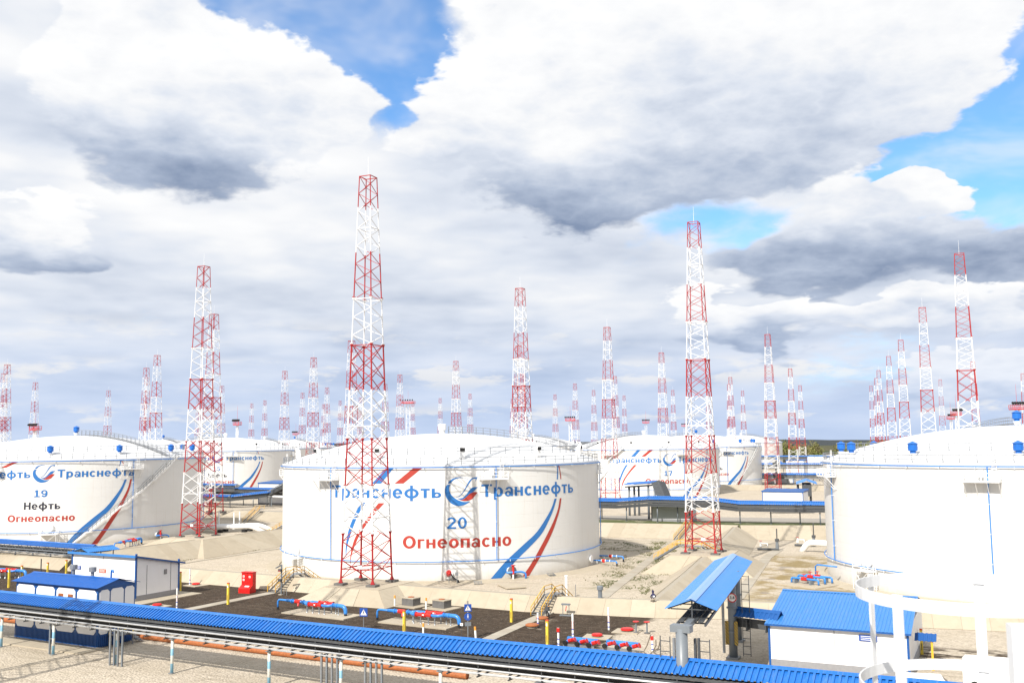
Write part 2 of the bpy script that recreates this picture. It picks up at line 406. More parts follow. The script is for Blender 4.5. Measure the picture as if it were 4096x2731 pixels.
def band_extra(edges, col2):
    def f(t, P, c, b):
        z = t.sep(P)[2]; acc = None
        for a, e in edges:
            q = t.m('MULTIPLY', t.m('GREATER_THAN', z, a), t.m('LESS_THAN', z, e))
            acc = q if acc is None else t.m('ADD', acc, q, clamp=True)
        return t.mix(acc, c, col2)
    return f
BANDS = [0, 6.9, 13.6, 20.3, 27.2, 33.9, 40.7, 47.4, 54.2, 58.9]
TOWERM = mat('tower_red_white_paint', (.36, .016, .018), .45, var=.12, scale=1.3, extra=band_extra([(BANDS[i], BANDS[i + 1]) for i in (1, 3, 5, 7)], (.72, .72, .72)))
POSTM = mat('post_white_blue_bands', (.58, .58, .53), .5, var=.1, extra=band_extra([(.1, .95), (1.7, 2.35)], (.22, .43, .56)), dirt=((.45, .40, .3), 3., .35))
MARKW = mat('marker_white', (.80, .80, .77), .5, var=.05, extra=band_extra([(.28, .40), (.78, .9), (1.5, 1.58)], (.05, .08, .42)))
MARKO = mat('marker_white_orange', (.80, .80, .76), .5, var=.05, extra=band_extra([(1.05, 1.5)], (.80, .33, .05)))
def haz_extra(t, P, c, b):
    x, y, z = t.sep(P)
    return t.mix(t.m('GREATER_THAN', t.m('PINGPONG', t.m('ADD', t.m('ADD', x, y), z), .16), .08), c, (.02, .02, .02))
HAZ = mat('hazard_stripes', (.62, .40, .06), .5, extra=haz_extra)

# ------------------------------------------------------------------ ground: one sheet with the sunken tank yards
FRONT = [(-420, 124), (-260, 121), (-175, 119.3), (-120, 116.4), (-60, 115.4), (-44, 118.2), (-34, 121.6), (-10, 126), (60, 137), (200, 160)]
BACK = [(-420, 219), (-225, 222.5), (-157, 219), (-120, 219.5), (-96, 222.6), (-64, 227), (-46, 233.6), (60, 262), (200, 290)]
def pl(line, u):
    xs = [p[0] for p in line]; ys = [p[1] for p in line]
    return np.interp(u, xs, ys)
def div_u(v): return -44.4 - (v - 117) * .18
def sstep(x, a, b):
    t = np.clip((x - a) / (b - a), 0, 1); return t * t * (3 - 2 * t)
def ground_z(u, v):
    u = np.asarray(u, float); v = np.asarray(v, float)
    pit = np.where(u < -157, .9, 0.)
    f = sstep(v - pl(FRONT, u), -.3, .6); z = 1. + (pit - 1.) * f
    bk = v - pl(BACK, u); b = sstep(bk, -.2, 1.0); z = z + (2.5 - z) * b
    far = sstep(bk, 42, 62); z = z + (.5 - z) * far
    edge = sstep(np.maximum(np.abs(u + 130) - 700, v - 1100), 0, 1500); return z - edge * 2
us = sorted(set([-9000, -5000, -3000, -2000, -1400, -1000, -800, -650, -550, -480] + list(range(-430, 121, 3)) + [-158, -157, -156.4, 140, 170, 220, 300, 450, 700, 1200, 2500, 5000, 9000]))
vs_ = sorted(set([-3000, -1200, -500, -200, -100, -40, 0, 20, 40, 50] + list(range(56, 112, 3)) + [112 + .6 * i for i in range(80)] + list(range(162, 208, 3)) + [208 + .8 * i for i in range(75)] + list(range(270, 340, 4)) + [360, 400, 450, 520, 600, 700, 850, 1000, 1200, 1500, 2000, 3000, 5000, 9000]))
UU, VV = np.meshgrid(us, vs_); ZZ = ground_z(UU, VV)
nu, nv = len(us), len(vs_)
gm = bpy.data.meshes.new('ground')
gm.from_pydata(np.stack([UU.ravel(), VV.ravel(), ZZ.ravel()], 1).tolist(), [], [(j * nu + i, j * nu + i + 1, (j + 1) * nu + i + 1, (j + 1) * nu + i) for j in range(nv - 1) for i in range(nu - 1)])
gm.polygons.foreach_set('use_smooth', [True] * len(gm.polygons))
def ground_material():
    m_ = bpy.data.materials.new('yard_ground'); m_.use_nodes = True; t = NT(m_.node_tree); b = t.n['Principled BSDF']
    b.inputs['Roughness'].default_value = .95; b.inputs['Specular IOR Level'].default_value = .15
    P = t.new('ShaderNodeTexCoord').outputs['Object']; x, y, z = t.sep(P)
    def stones(scale):
        v = t.new('ShaderNodeTexVoronoi'); t.l.new(P, v.inputs['Vector']); v.inputs['Scale'].default_value = scale
        return v
    st = stones(4.2); st2 = stones(9.)
    r1 = t.sep(st.outputs['Color'])[0]; r2 = t.sep(st2.outputs['Color'])[1]
    g = t.mix(t.m('MULTIPLY_ADD', r1, .5, t.m('MULTIPLY', r2, .5)), (.35, .30, .235), (.62, .545, .44))
    g = t.mix(t.smooth(t.noise(P, .09, 5, .6), .42, .68, 0., .5), g, (.42, .36, .27))
    g = t.mix(t.smooth(t.noise(P, .5, 5, .65), .50, .72, 0., .35), g, (.29, .24, .17))
    e1 = t.m('MULTIPLY', t.m('SUBTRACT', t.noise(P, .22, 5, .6), .5), 5.)
    e2 = t.m('MULTIPLY', t.m('SUBTRACT', t.noise(P, .9, 4, .6), .5), 1.6)
    ed = t.m('ADD', e1, e2)
    xw = t.m('ADD', x, ed); yw = t.m('ADD', y, ed)
    def rng(v, a, bb, s=.5):
        return t.m('MULTIPLY', t.smooth(v, a - s, a + s), t.smooth(v, bb - s, bb + s, 1., 0.))
    # bare dark earth between the front bund and the rack
    soilc = t.mix(t.lin(t.noise(P, 1.4, 6, .7), .3, .7), (.036, .026, .018), (.098, .072, .052))
    soilc = t.mix(t.m('LESS_THAN', st.outputs['Distance'], .16), soilc, (.10, .075, .055))
    spk = t.m('MULTIPLY', t.m('GREATER_THAN', t.sep(st2.outputs['Color'])[0], .975), t.m('LESS_THAN', st2.outputs['Distance'], .35))
    soilc = t.mix(spk, soilc, (.42, .38, .32))
    soil = t.m('MULTIPLY', rng(yw, 84.5, 122., .6), rng(xw, -330., -43.2, .6))
    lane = rng(xw, -117.5, -112.6, .4)
    soil = t.m('MULTIPLY', soil, t.m('SUBTRACT', 1., t.m('MULTIPLY', t.smooth(t.noise(P, .16, 5, .7), .62, .74), .75)))
    so2 = t.m('MULTIPLY', t.m('MULTIPLY', rng(yw, 103., 112.5, 1.), rng(x, -14., 30., 1.)), t.smooth(t.noise(t.vm('MULTIPLY', P, (.6, 1.6, 1.)), .4, 5, .6), .45, .55))
    soil = t.m('MAXIMUM', soil, so2)
    pitm = t.smooth(z, .55, .75)          # only on the raised front yard
    soil = t.m('MULTIPLY', soil, t.m('LESS_THAN', y, 119.))
    col = t.mix(soil, g, soilc)
    tr = t.m('MULTIPLY', t.smooth(t.m('ABSOLUTE', t.m('SUBTRACT', t.m('PINGPONG', t.m('ADD', y, t.m('MULTIPLY', t.noise(t.vm('MULTIPLY', P, (.3, 1., 1.)), .12, 3, .5), 7.)), 4.), .9)), .12, .5, 1., 0.), t.smooth(t.noise(P, .07, 3, .5), .46, .6))
    col = t.mix(t.m('MULTIPLY', tr, t.m('MULTIPLY_ADD', soil, -.1, .32)), col, t.mix(soil, (.27, .225, .165), (.15, .118, .088)))
    # weeds in the yards
    gr = t.mix(t.lin(t.noise(P, 3., 5, .7), .3, .7), (.045, .06, .014), (.13, .135, .045))
    pathd = t.m('ABSOLUTE', t.m('SUBTRACT', x, t.m('MULTIPLY_ADD', y, -.213, -29.4)))
    w1 = t.m('MULTIPLY', t.smooth(pathd, 3.0, 6.5, 1., 0.), rng(y, 140., 212., 6.))
    w2 = t.m('MULTIPLY', rng(y, 190., 206., 4.), rng(x, -100., -66., 4.))
    gn = t.noise(P, .55, 6, .72)
    weeds = t.m('MULTIPLY', t.m('MAXIMUM', w1, w2), t.smooth(gn, .47, .66, 0., .75))
    bk = t.m('SUBTRACT', y, t.m('MULTIPLY_ADD', x, .17, 238.5))
    w3 = t.m('MULTIPLY', rng(bk, -1., 12., 1.5), t.smooth(t.noise(P, .25, 5, .65), .24, .46))
    w3 = t.m('MULTIPLY', w3, t.smooth(z, 1.9, 2.3))
    moss = t.m('MULTIPLY', t.m('MULTIPLY', rng(y, 140., 196., 4.), rng(t.m('MULTIPLY_ADD', y, .18, x), -13.6, 3., 1.)), t.smooth(t.noise(P, .16, 5, .62), .43, .58))
    col = t.mix(weeds, col, gr)
    col = t.mix(t.m('MULTIPLY', w3, .9), col, t.mix(t.noise(P, 2., 4, .6), (.035, .065, .012), (.10, .125, .03)))
    col = t.mix(t.m('MULTIPLY', moss, .8), col, t.mix(t.noise(P, 1.2, 5, .7), (.16, .115, .025), (.30, .22, .09)))
    # damp grey spots in the right yard
    damp = t.m('MULTIPLY', t.m('MULTIPLY', rng(y, 138., 180., 4.), rng(t.m('MULTIPLY_ADD', y, .18, x), -13., 0., 1.)), t.smooth(t.noise(P, .3, 3, .5), .60, .66))
    col = t.mix(t.m('MULTIPLY', damp, .8), col, (.26, .225, .19))
    # road behind
    rd = t.m('MULTIPLY', rng(bk, 14., 26., .8), t.smooth(z, 1.9, 2.3))
    col = t.mix(rd, col, t.mix(t.noise(P, 1., 5, .6), (.28, .26, .23), (.37, .34, .30)))
    # open country far away
    fa = t.m('MAXIMUM', t.smooth(y, 820., 960.), t.m('MAXIMUM', t.smooth(x, 150., 300.), t.smooth(x, -900., -700., 1., 0.)))
    fld = t.mix(t.smooth(t.noise(P, .004, 4, .5), .45, .55), (.06, .07, .03), (.11, .095, .055))
    col = t.mix(fa, col, fld)
    t.l.new(col, b.inputs['Base Color'])
    bn = t.new('ShaderNodeBump'); bn.inputs['Strength'].default_value = .8; bn.inputs['Distance'].default_value = .12
    hgt = t.m('ADD', t.m('MULTIPLY', st.outputs['Distance'], -1.), t.m('MULTIPLY', t.noise(P, 1.2, 6, .7), t.m('MULTIPLY_ADD', soil, 2.5, 1.2)))
    t.l.new(hgt, bn.inputs['Height']); t.l.new(bn.outputs[0], b.inputs['Normal'])
    return m_
gm.materials.append(ground_material())
ground = obj('ground', gm); tag(ground, kind='structure')

# ------------------------------------------------------------------ bunds: earth banks faced with concrete slabs
def offset_line(pts, d):
    out = []
    for i, p in enumerate(pts):
        a = Vector(pts[max(i - 1, 0)]); b = Vector(pts[min(i + 1, len(pts) - 1)]); p = Vector(p)
        t0 = (p - a).normalized() if i > 0 else (b - p).normalized(); t1 = (b - p).normalized() if i < len(pts) - 1 else t0
        t = (t0 + t1).normalized(); n = Vector((-t.y, t.x)); k = d / max(.3, n.dot(Vector((-t0.y, t0.x))))
        out.append(p + n * k)
    return out
def bund(label, pts, zc, top, left, right, slab_l=True, slab_r=True, step=3.0, group='concrete bund walls', core=None):
    """pts crest line; left/right = (toe offset, toe z)"""
    pts = [Vector(p) for p in pts]
    t = thing('bund_wall', label, 'bund wall', (pts[0].x, pts[0].y, 0), group=group); o0 = pts[0]
    cl, cr_ = offset_line(pts, top), offset_line(pts, -top); tl, tr = offset_line(pts, top + left[0]), offset_line(pts, -top - right[0])
    mb = MB(); V3 = lambda p, z: (p.x - o0.x, p.y - o0.y, z)
    for i in range(len(pts) - 1):
        secs = []
        for j in (i, i + 1):
            secs.append([V3(tl[j], left[1] - .3), V3(cl[j], zc), V3(cr_[j], zc), V3(tr[j], right[1] - .3)])
        a, b = secs
        mb._add(a + b, [(1, 0, 4, 5), (2, 1, 5, 6), (3, 2, 6, 7)] + ([(0, 1, 2, 3)] if i == 0 else []) + ([(7, 6, 5, 4)] if i == len(pts) - 2 else []))
    obj('core', mb, core or CONCG, t)
    for on, crest, toe, zt, sg in ((slab_l, cl, tl, left[1], 1), (slab_r, cr_, tr, right[1], -1)):
        if not on: continue
        for i in range(len(pts) - 1):
            L = (pts[i + 1] - pts[i]).length; n = max(1, round(L / step))
            for k in range(n):
                f0, f1 = (k + .003) / n, (k + .997) / n
                P4 = []
                for q, z, off in ((toe, zt, .0), (crest, zc, .0)):
                    for f in (f0, f1):
                        p = q[i].lerp(q[i + 1], f); P4.append(Vector((p.x - o0.x, p.y - o0.y, z)))
                a, b, c, d = P4[0], P4[1], P4[3], P4[2]
                nrm = (b - a).cross(d - a).normalized()
                if nrm.z < 0: nrm = -nrm
                lift = .05 + random.uniform(0, .012); nb = nrm * lift; nd = nrm * -.06
                ext = (d - a).normalized() * .12
                quad = [a, b, c + ext, d + ext]
                if sg < 0: quad = [quad[1], quad[0], quad[3], quad[2]]
                s = MB().hexa([p + nd for p in quad], [p + nb for p in quad])
                obj('slab', s, CONC, t)
    return t
def sub(line, u0, u1):
    us2 = [u0] + [p[0] for p in line if u0 < p[0] < u1] + [u1]
    return [(u, float(pl(line, u))) for u in us2]
bund('sloping beige slab bund in front of tank 20, behind the bare dark soil', sub(FRONT, -152, -46.9), 2.7, .8, (2.6, 0.), (1.9, 1.0), slab_l=False)
bund('brown-beige slab bund in front of tank 19, below the truss cable rack', sub(FRONT, -235, -153.2), 2.7, .8, (2.4, .9), (2.2, 1.0), slab_l=False)
bund('low slab bund below the big unmarked tank, behind the blue roofed hut', sub(FRONT, -46.9, 40), 2.7, .8, (2.6, 0.), (1.9, 1.0), slab_l=False)
bund('slab bund behind tank 20 with grass and the zigzag rack above it', sub(BACK, -156, -64), 2.7, .8, (1.2, 2.45), (7.0, 0.), slab_l=False)
bund('pale slab bund behind the white elbow pipe of the unmarked tank', sub(BACK, -63.6, 20), 2.7, .8, (1.2, 2.45), (6.2, 0.), slab_l=False)
bund('shaded slab bund behind tank 19, crossed by yellow stairs', sub(BACK, -262, -157), 2.9, .8, (1.2, 2.45), (8., .9), slab_l=False)
bund('slab bund with tower on it between tanks 19 and 20', [(-156, 118.5), (-157, 150), (-158, 190), (-159, 217)], 2.9, .9, (4.6, .9), (4.8, 0.))
bund('long slab bund between tank 20 and the big unmarked tank', [(-44.6, 119.5), (-48.7, 143.7), (-52.2, 163), (-58.2, 196), (-63.6, 223)], 2.7, .5, (4.6, 0.), (4.6, 0.))
bund('distant low slab bund right of tank 17', [(-150, 428), (-60, 432)], 2.5, .8, (2., .5), (6., .5), slab_l=False, step=5)

def platform(label, c, half, zt, zb, run, rz=0., cut=0.):
    t = thing('tower_platform', label, 'platform', (c[0], c[1], 0), rz, 'tower platforms')
    h0, h1 = half, half + run
    top = [(-h0, -h0, zt), (h0, -h0, zt), (h0, h0, zt), (-h0, h0, zt)]; bot = [(-h1, -h1, zb - .3), (h1, -h1, zb - .3), (h1, h1, zb - .3), (-h1, h1, zb - .3)]
    obj('core', MB().hexa(bot, top), CONCG, t)
    obj('top_slab', MB().box((0, 0, zt + .03), (2 * h0 - .1, 2 * h0 - .1, .1)), CONC, t)
    for k in range(4):
        a, b = Vector(bot[k]), Vector(bot[(k + 1) % 4]); c_, d = Vector(top[(k + 1) % 4]), Vector(top[k])
        nrm = (b - a).cross(d - a).normalized()
        for i in range(3):
            f0, f1 = (i + .01) / 3, (i + .99) / 3
            quad = [a.lerp(b, f0), a.lerp(b, f1), d.lerp(c_, f1), d.lerp(c_, f0)]
            obj('slab', MB().hexa([p - nrm * .05 for p in quad], [p + nrm * (.04 + random.uniform(0, .03)) for p in quad]), CONC, t)
    return t
platform('sloped concrete platform under the tallest tower before tank 20', (-85.6, 114.4), 4.6, 2.72, 1.0, 3.4, R(3))
platform('sloped concrete platform under the tower between tanks 19 and 20', (-161.5, 156), 5.6, 2.93, .3, 6.0, R(3))
platform('sloped concrete platform under the tower on the bund right of tank 20', (-54, 169.8), 5.2, 2.74, 0., 4.6, R(8))

# ------------------------------------------------------------------ paths and pads
def path(pts, w, z=None, mat_=PATHM, th=.06):
    """walkway of separate slabs"""
    root = None
    for i in range(len(pts) - 1):
        a, b = Vector(pts[i]), Vector(pts[i + 1]); L = (b - a).length; n = max(1, round(L / 2.0)); d = (b - a) / n
        for k in range(n):
            c = a + d * (k + .5); zz = float(ground_z(c.x, c.y)) if z is None else z
            mb = MB().box((c.x, c.y, zz + th / 2 - .02), (w, d.length - .035, th + .04 + random.uniform(0, .02)), math.atan2(d.y, d.x) - PI / 2)
            if root is None: root = obj('path', mb, mat_); tag(root, kind='structure')
            else: obj('slab', mb, mat_, root)
    return root
path([(-101.2, 86), (-101.0, 113)], 1.7)
path([(-54.6, 86), (-56.8, 113.6)], 1.5)
path([(-57.2, 121.), (-58., 133.9), (-73.8, 208.)], 1.7)
path([(-39.4, 126), (-40.2, 141), (-48.3, 190), (-49.5, 205)], 1.9)
path([(-84, 191), (-71.2, 192.9)], .7, mat_=CONCG)
path([(-98, 209), (-75, 211.5)], .6, mat_=CONCG)
path([(-146.5, 132), (-147.6, 142.2), (-148., 162.2), (-149, 200)], .8, mat_=CONCG)
def pad(label, c, size, z, rz=0., m_=CONC):
    o = obj('concrete_pad', MB().box((0, 0, .06), (size[0], size[1], .16)), m_, loc=(c[0], c[1], z), rz=rz); return tag(o, label, 'pad')
pad('concrete pad under the blue manifold nearest the red cabinet', (-82.5, 100.2), (10.5, 3.6), 1.0, R(-3))
pad('concrete pad under the middle blue manifold in the soil', (-67.4, 100.1), (10., 3.4), 1.0, R(-2))
pad('concrete pad with dark edge under the red valve at tank 20', (-74.9, 136.9), (4.6, 3.2), .12, R(-42))
pad('concrete pad around the big white building', (-118.5, 100.6), (17.5, 11.5), 1.0)
pad('light concrete strip below the blue framed container hut', (-98, 72.0), (16, 3.2), .97)
pad('concrete pad of pipe valves below the big unmarked tank', (-33.2, 158.8), (7, 8.5), 0., R(-25))

# ------------------------------------------------------------------ storage tanks
TR_, TH_ = 30.35, 18.85
CAPH = 5.4; CAPR = (TR_ ** 2 + CAPH ** 2) / (2 * CAPH)
def capz(r): return TH_ + .12 + math.sqrt(max(0, CAPR ** 2 - r * r)) - (CAPR - CAPH)
def catmull(p, n):
    p = [Vector(q) for q in p]; out = []; m_ = len(p) - 1
    for i in range(n):
        x = i / (n - 1) * m_; k = min(int(x), m_ - 1); t = x - k
        p0, p1, p2, p3 = p[max(k - 1, 0)], p[k], p[k + 1], p[min(k + 2, m_)]
        out.append(.5 * ((2 * p1) + (p2 - p0) * t + (2 * p0 - 5 * p1 + 4 * p2 - p3) * t * t + (3 * p1 - p0 - 3 * p2 + p3) * t ** 3))
    return out
def wrap(s, z, A, off=.03):
    a = A + s / TR_; r = TR_ + off; return (r * math.cos(a), r * math.sin(a), z)
def strip(out, inn, A, n=26, off=.03, cols=1):
    a, b = catmull(out, n), catmull(inn, n); mb = MB()
    vs2 = []
    for i in range(n):
        for j in range(cols + 1):
            p = a[i].lerp(b[i], j / cols); vs2.append(wrap(p.x, p.y, A, off))
    c = cols + 1
    mb._add(vs2, [(i * c + j, i * c + j + 1, (i + 1) * c + j + 1, (i + 1) * c + j) for i in range(n - 1) for j in range(cols)]); return mb
# bold sans letters drawn as strokes: rectangles ('r'), slanted bars ('d') and elliptical arcs ('a'); cap height 1, x-height .74
def _r(x0, y0, x1, y1): return ([(x0, y0), (x0, y1)], [(x1, y0), (x1, y1)])
def _d(x0, y0, x1, y1, w): return ([(x0, y0), (x1, y1)], [(x0 + w, y0), (x1 + w, y1)])
def _a(cx, cy, rx, ry, wx, wy, a0=0, a1=360, n=28):
    o, i = [], []
    for k in range(n + 1):
        t = R(a0 + (a1 - a0) * k / n); c, q = math.cos(t), math.sin(t); o.append((cx + rx * c, cy + ry * q)); i.append((cx + (rx - wx) * c, cy + (ry - wy) * q))
    return (o, i)
GLYPHS = {
    'Т': (.70, [_r(0, .84, .70, 1), _r(.255, 0, .445, .84)]), 'т': (.56, [_r(0, .60, .56, .74), _r(.185, 0, .375, .60)]),
    'р': (.62, [_r(0, -.24, .19, .74), _a(.31, .37, .31, .39, .19, .165)]), 'о': (.64, [_a(.32, .37, .32, .39, .195, .165)]), 'О': (.86, [_a(.43, .5, .43, .52, .215, .185)]),
    'а': (.57, [_r(.40, 0, .57, .50), _a(.30, .47, .27, .285, .16, .135, 0, 165), _a(.225, .205, .225, .225, .14, .12)]),
    'н': (.60, [_r(0, 0, .19, .74), _r(.41, 0, .60, .74), _r(.17, .30, .43, .44)]), 'п': (.60, [_r(0, 0, .19, .74), _r(.41, 0, .60, .74), _r(.17, .60, .43, .74)]),
    'г': (.44, [_r(0, 0, .19, .74), _r(.17, .60, .44, .74)]), 'с': (.58, [_a(.31, .37, .31, .39, .195, .165, 42, 318)]),
    'е': (.63, [_a(.315, .37, .315, .39, .19, .16, 0, 322), _r(.15, .315, .62, .425)]), 'ф': (.90, [_a(.45, .37, .45, .39, .19, .165), _r(.365, -.24, .535, 1.0)]),
    'ь': (.58, [_r(0, 0, .19, .74), _a(.31, .225, .27, .225, .16, .125)]), 'Н': (.72, [_r(0, 0, .19, 1), _r(.53, 0, .72, 1), _r(.19, .43, .53, .59)]),
    '0': (.64, [_a(.32, .5, .32, .51, .175, .15)]), '1': (.60, [_r(.20, 0, .40, 1), _d(.0, .74, .22, 1., .16), _r(0, 0, .60, .13)]), '2': (.64, [_a(.31, .70, .31, .31, .175, .15, -20, 165), _d(.0, .13, .40, .62, .23), _r(0, 0, .64, .15)]),
    '9': (.64, [_a(.32, .67, .32, .33, .17, .14), _a(.32, .36, .32, .37, .195, .165, 205, 360), _r(.47, .36, .64, .67)]), '6': (.64, [_a(.32, .33, .32, .34, .17, .14), _a(.32, .64, .32, .37, .195, .165, 25, 180), _r(0, .33, .17, .64)]),
    '7': (.60, [_r(0, .84, .60, 1), _d(.12, 0, .40, .84, .20)]), '5': (.62, [_r(.08, .85, .58, 1), _r(.08, .45, .24, .85), _a(.30, .32, .32, .33, .17, .14, -155, 140)]),
    '3': (.60, [_a(.29, .75, .29, .26, .16, .13, -90, 160), _a(.29, .27, .31, .28, .16, .13, -160, 90)]), '4': (.62, [_r(.36, 0, .53, 1), _r(0, .22, .62, .36), _d(.0, .36, .30, 1., .18)]), ',': (.16, [_r(0, -.15, .15, .15)])}
_glyph = {}
def text_mesh(txt, bold=.03):
    if txt in _glyph: return _glyph[txt]
    vv, ff, x, lay = [], [], 0., 0
    for ch_ in txt:
        w, strokes = GLYPHS[ch_]
        for j, (o, i) in enumerate(strokes):
            b = len(vv); n = len(o)
            for (ox, oy), (ix, iy) in zip(o, i): vv += [(x + ox, oy, .004 * j), (x + ix, iy, .004 * j)]
            ff += [(b + 2 * k, b + 2 * k + 1, b + 2 * k + 3, b + 2 * k + 2) for k in range(n - 1)]
        x += w + .12
    x0 = min(v[0] for v in vv); x1 = max(v[0] for v in vv); y0 = min(v[1] for v in vv); y1 = max(v[1] for v in vv)
    _glyph[txt] = (vv, ff, (x0, x1, y0, y1)); return _glyph[txt]
CAP = (0, 1, 0, 1)
def lettering(txt, s0, s1, zbase, cap, A, bold=.03):
    vv, ff, (x0, x1, y0, y1) = text_mesh(txt, bold); kx = (s1 - s0) / (x1 - x0); kz = cap / (CAP[3] - CAP[2])
    mb = MB(); mb._add([wrap(s0 + (x - x0) * kx, zbase + (y - CAP[2]) * kz, A, .035 + z) for x, y, z in vv], ff); return mb
def flat_text(txt, w, h, bold=.02):
    vv, ff, (x0, x1, y0, y1) = text_mesh(txt, bold); mb = MB()
    mb._add([((x - (x0 + x1) / 2) * w / (x1 - x0), -z, (y - (y0 + y1) / 2) * h / (y1 - y0)) for x, y, z in vv], ff); return mb
def arcpts(r, z, a0, a1, n): return [(r * math.cos(a0 + (a1 - a0) * i / n), r * math.sin(a0 + (a1 - a0) * i / n), z) for i in range(n + 1)]
def ring(r, z, tr, n=96, m=6): return MB().path(arcpts(r, z, 0, 2 * PI, n)[:-1], tr, m, True)
def guard(r, zf, n, h=1.1, t=.045, skip=None):
    mb = MB()
    for q in (.55, h): mb.path([(r * math.cos(2 * PI * i / n), r * math.sin(2 * PI * i / n), zf + q) for i in range(n)], t, 5, True)
    for i in range(n):
        a = 2 * PI * i / n; mb.bar((r * math.cos(a), r * math.sin(a), zf - .15), (r * math.cos(a), r * math.sin(a), zf + h), .08)
    return mb
SHARED = {}
def shared(key, fn, smooth=False):
    if key not in SHARED: SHARED[key] = fn().mesh(key, smooth)
    return SHARED[key]
def mk_wall():
    return MB().lathe([(TR_, 0), (TR_, TH_)], 128)
def mk_roof():
    prof = [(TR_ + .02, TH_ - .25), (TR_ + .16, TH_ - .25), (TR_ + .16, TH_ + .02), (TR_ - .05, TH_ + .12)]
    prof += [(TR_ * (1 - i / 14), capz(TR_ * (1 - i / 14))) for i in range(1, 14)] + [(.05, capz(.05))]
    return MB().lathe(prof, 120)
def mk_found(): return MB().lathe([(TR_ + 3.0, -.02), (TR_ + .75, .26), (TR_ + .5, .3), (TR_ + .5, .12), (TR_ - .05, .12)], 96)
def mk_upper(): return ring(TR_ + .42, 18.55, .085)
def mk_lower(): return ring(TR_ + .36, 3.3, .085)
def mk_brackets():
    mb = MB()
    for i in range(40):
        a = 2 * PI * i / 40; c, s = math.cos(a), math.sin(a)
        for z, r1 in ((18.45, .48), (3.2, .42)):
            mb.bar((TR_ * c, TR_ * s, z), ((TR_ + r1) * c, (TR_ + r1) * s, z), .08, .1); mb.bar(((TR_ + r1 - .05) * c, (TR_ + r1 - .05) * s, z - .25), ((TR_ + r1 - .05) * c, (TR_ + r1 - .05) * s, z), .07)
    return mb
def mk_balcony():
    """platform hung on the wall, built around angle 0 (pointing +X)"""
    mb = MB(); w, d, z = 4.6, 1.7, 16.5; x0, x1 = TR_ + .1, TR_ + d
    mb.box(((x0 + x1) / 2, 0, z), (d, w, .14))
    for y in (-w / 2, -w / 6, w / 6, w / 2):
        mb.bar((x1, y, z), (x1, y, z + 1.2), .09); mb.bar((x1 - .1, y * .95, z - .05), (x0 - .1, y * .95, z - 2.0), .09)
    for y in (-w / 2, w / 2):
        mb.bar((x0, y, z), (x0, y, z + 1.2), .06)
        for q in (.4, .8, 1.2): mb.bar((x0, y, z + q), (x1, y, z + q), .08)
    for q in (.15, .65, 1.2): mb.bar((x1, -w / 2, z + q), (x1, w / 2, z + q), .08)
    # ladder with cage to the roof rim
    for y in (w / 2 - 1., w / 2 - .45): mb.bar((TR_ + .45, y, z), (TR_ + .45, y, z + 4.2), .06)
    for k in range(12): mb.bar((TR_ + .45, w / 2 - 1., z + .35 * (k + 1)), (TR_ + .45, w / 2 - .45, z + .35 * (k + 1)), .04)
    for k in range(4):
        zz = z + 1.0 + k * .8
        mb.path([(TR_ + .45 + .75 * math.sin(t), w / 2 - .72 + .5 * math.cos(t), zz) for t in [PI * i / 6 for i in range(7)]], .03, 4)
    # foam chamber
    mb.box((TR_ + .3, -.2, z + 1.1), (.5, .7, 1.0)); mb.tube((TR_ + .3, -.2, z + .1), (TR_ + .3, -.2, z + .7), .12, 6)
    return mb
def mk_down():
    mb = MB(); mb.tube((TR_ + .3, 0, 3.3), (TR_ + .3, 0, 18.5), .085, 6)
    return mb
def mk_clamps():
    mb = MB()
    mb.bar((TR_, 0, 0), (TR_ + .45, 0, 0), .12, .08)
    return mb
def mk_box_vent():
    mb = MB(); mb.box((0, 0, .45), (.85, .85, 1.0)); mb.path([(0, 0, .95), (0, 0, 1.25), (.25, 0, 1.5), (.5, 0, 1.5)], .5, 8); return mb
def mk_box_open(): return MB().box((.56, 0, 1.46), (.1, .8, .55))
def mk_blue_vent():
    return MB().lathe([(.0, .0), (.42, .0), (.42, .45), (.68, .6), (.68, 1.5), (.82, 1.55), (0., 1.95)], 14)
def mk_vent_foot(): return MB().lathe([(.5, -.3), (.5, .16), (.62, .16), (.62, .05)], 12)
def mk_apex_white(): return MB().lathe([(.55, -.3), (.55, .7), (.8, .7), (.8, 1.75), (.6, 1.85), (0, 1.9)], 16)
def roof_stair(a):
    """steps with hand rails from the top of the dome down to the rim"""
    mb = MB(); c, s = math.cos(a), math.sin(a); px, py = -s, c; W = .55
    def p(r, o, z): return (r * c + px * o, r * s + py * o, z)
    rs = [1.5 + i * .62 for i in range(46)]
    for r in rs: mb.box(p(r, 0, capz(r) + .22), (.5, 2 * W, .07), a)
    for o in (-W, W):
        for q in (.35, .85, 1.35): mb.path([p(r, o, capz(r) + q) for r in np.linspace(1.2, 29.9, 14)], .04, 5)
        for r in np.linspace(1.2, 29.9, 22): mb.bar(p(r, o, capz(r) - .05), p(r, o, capz(r) + 1.35), .055)
    return mb
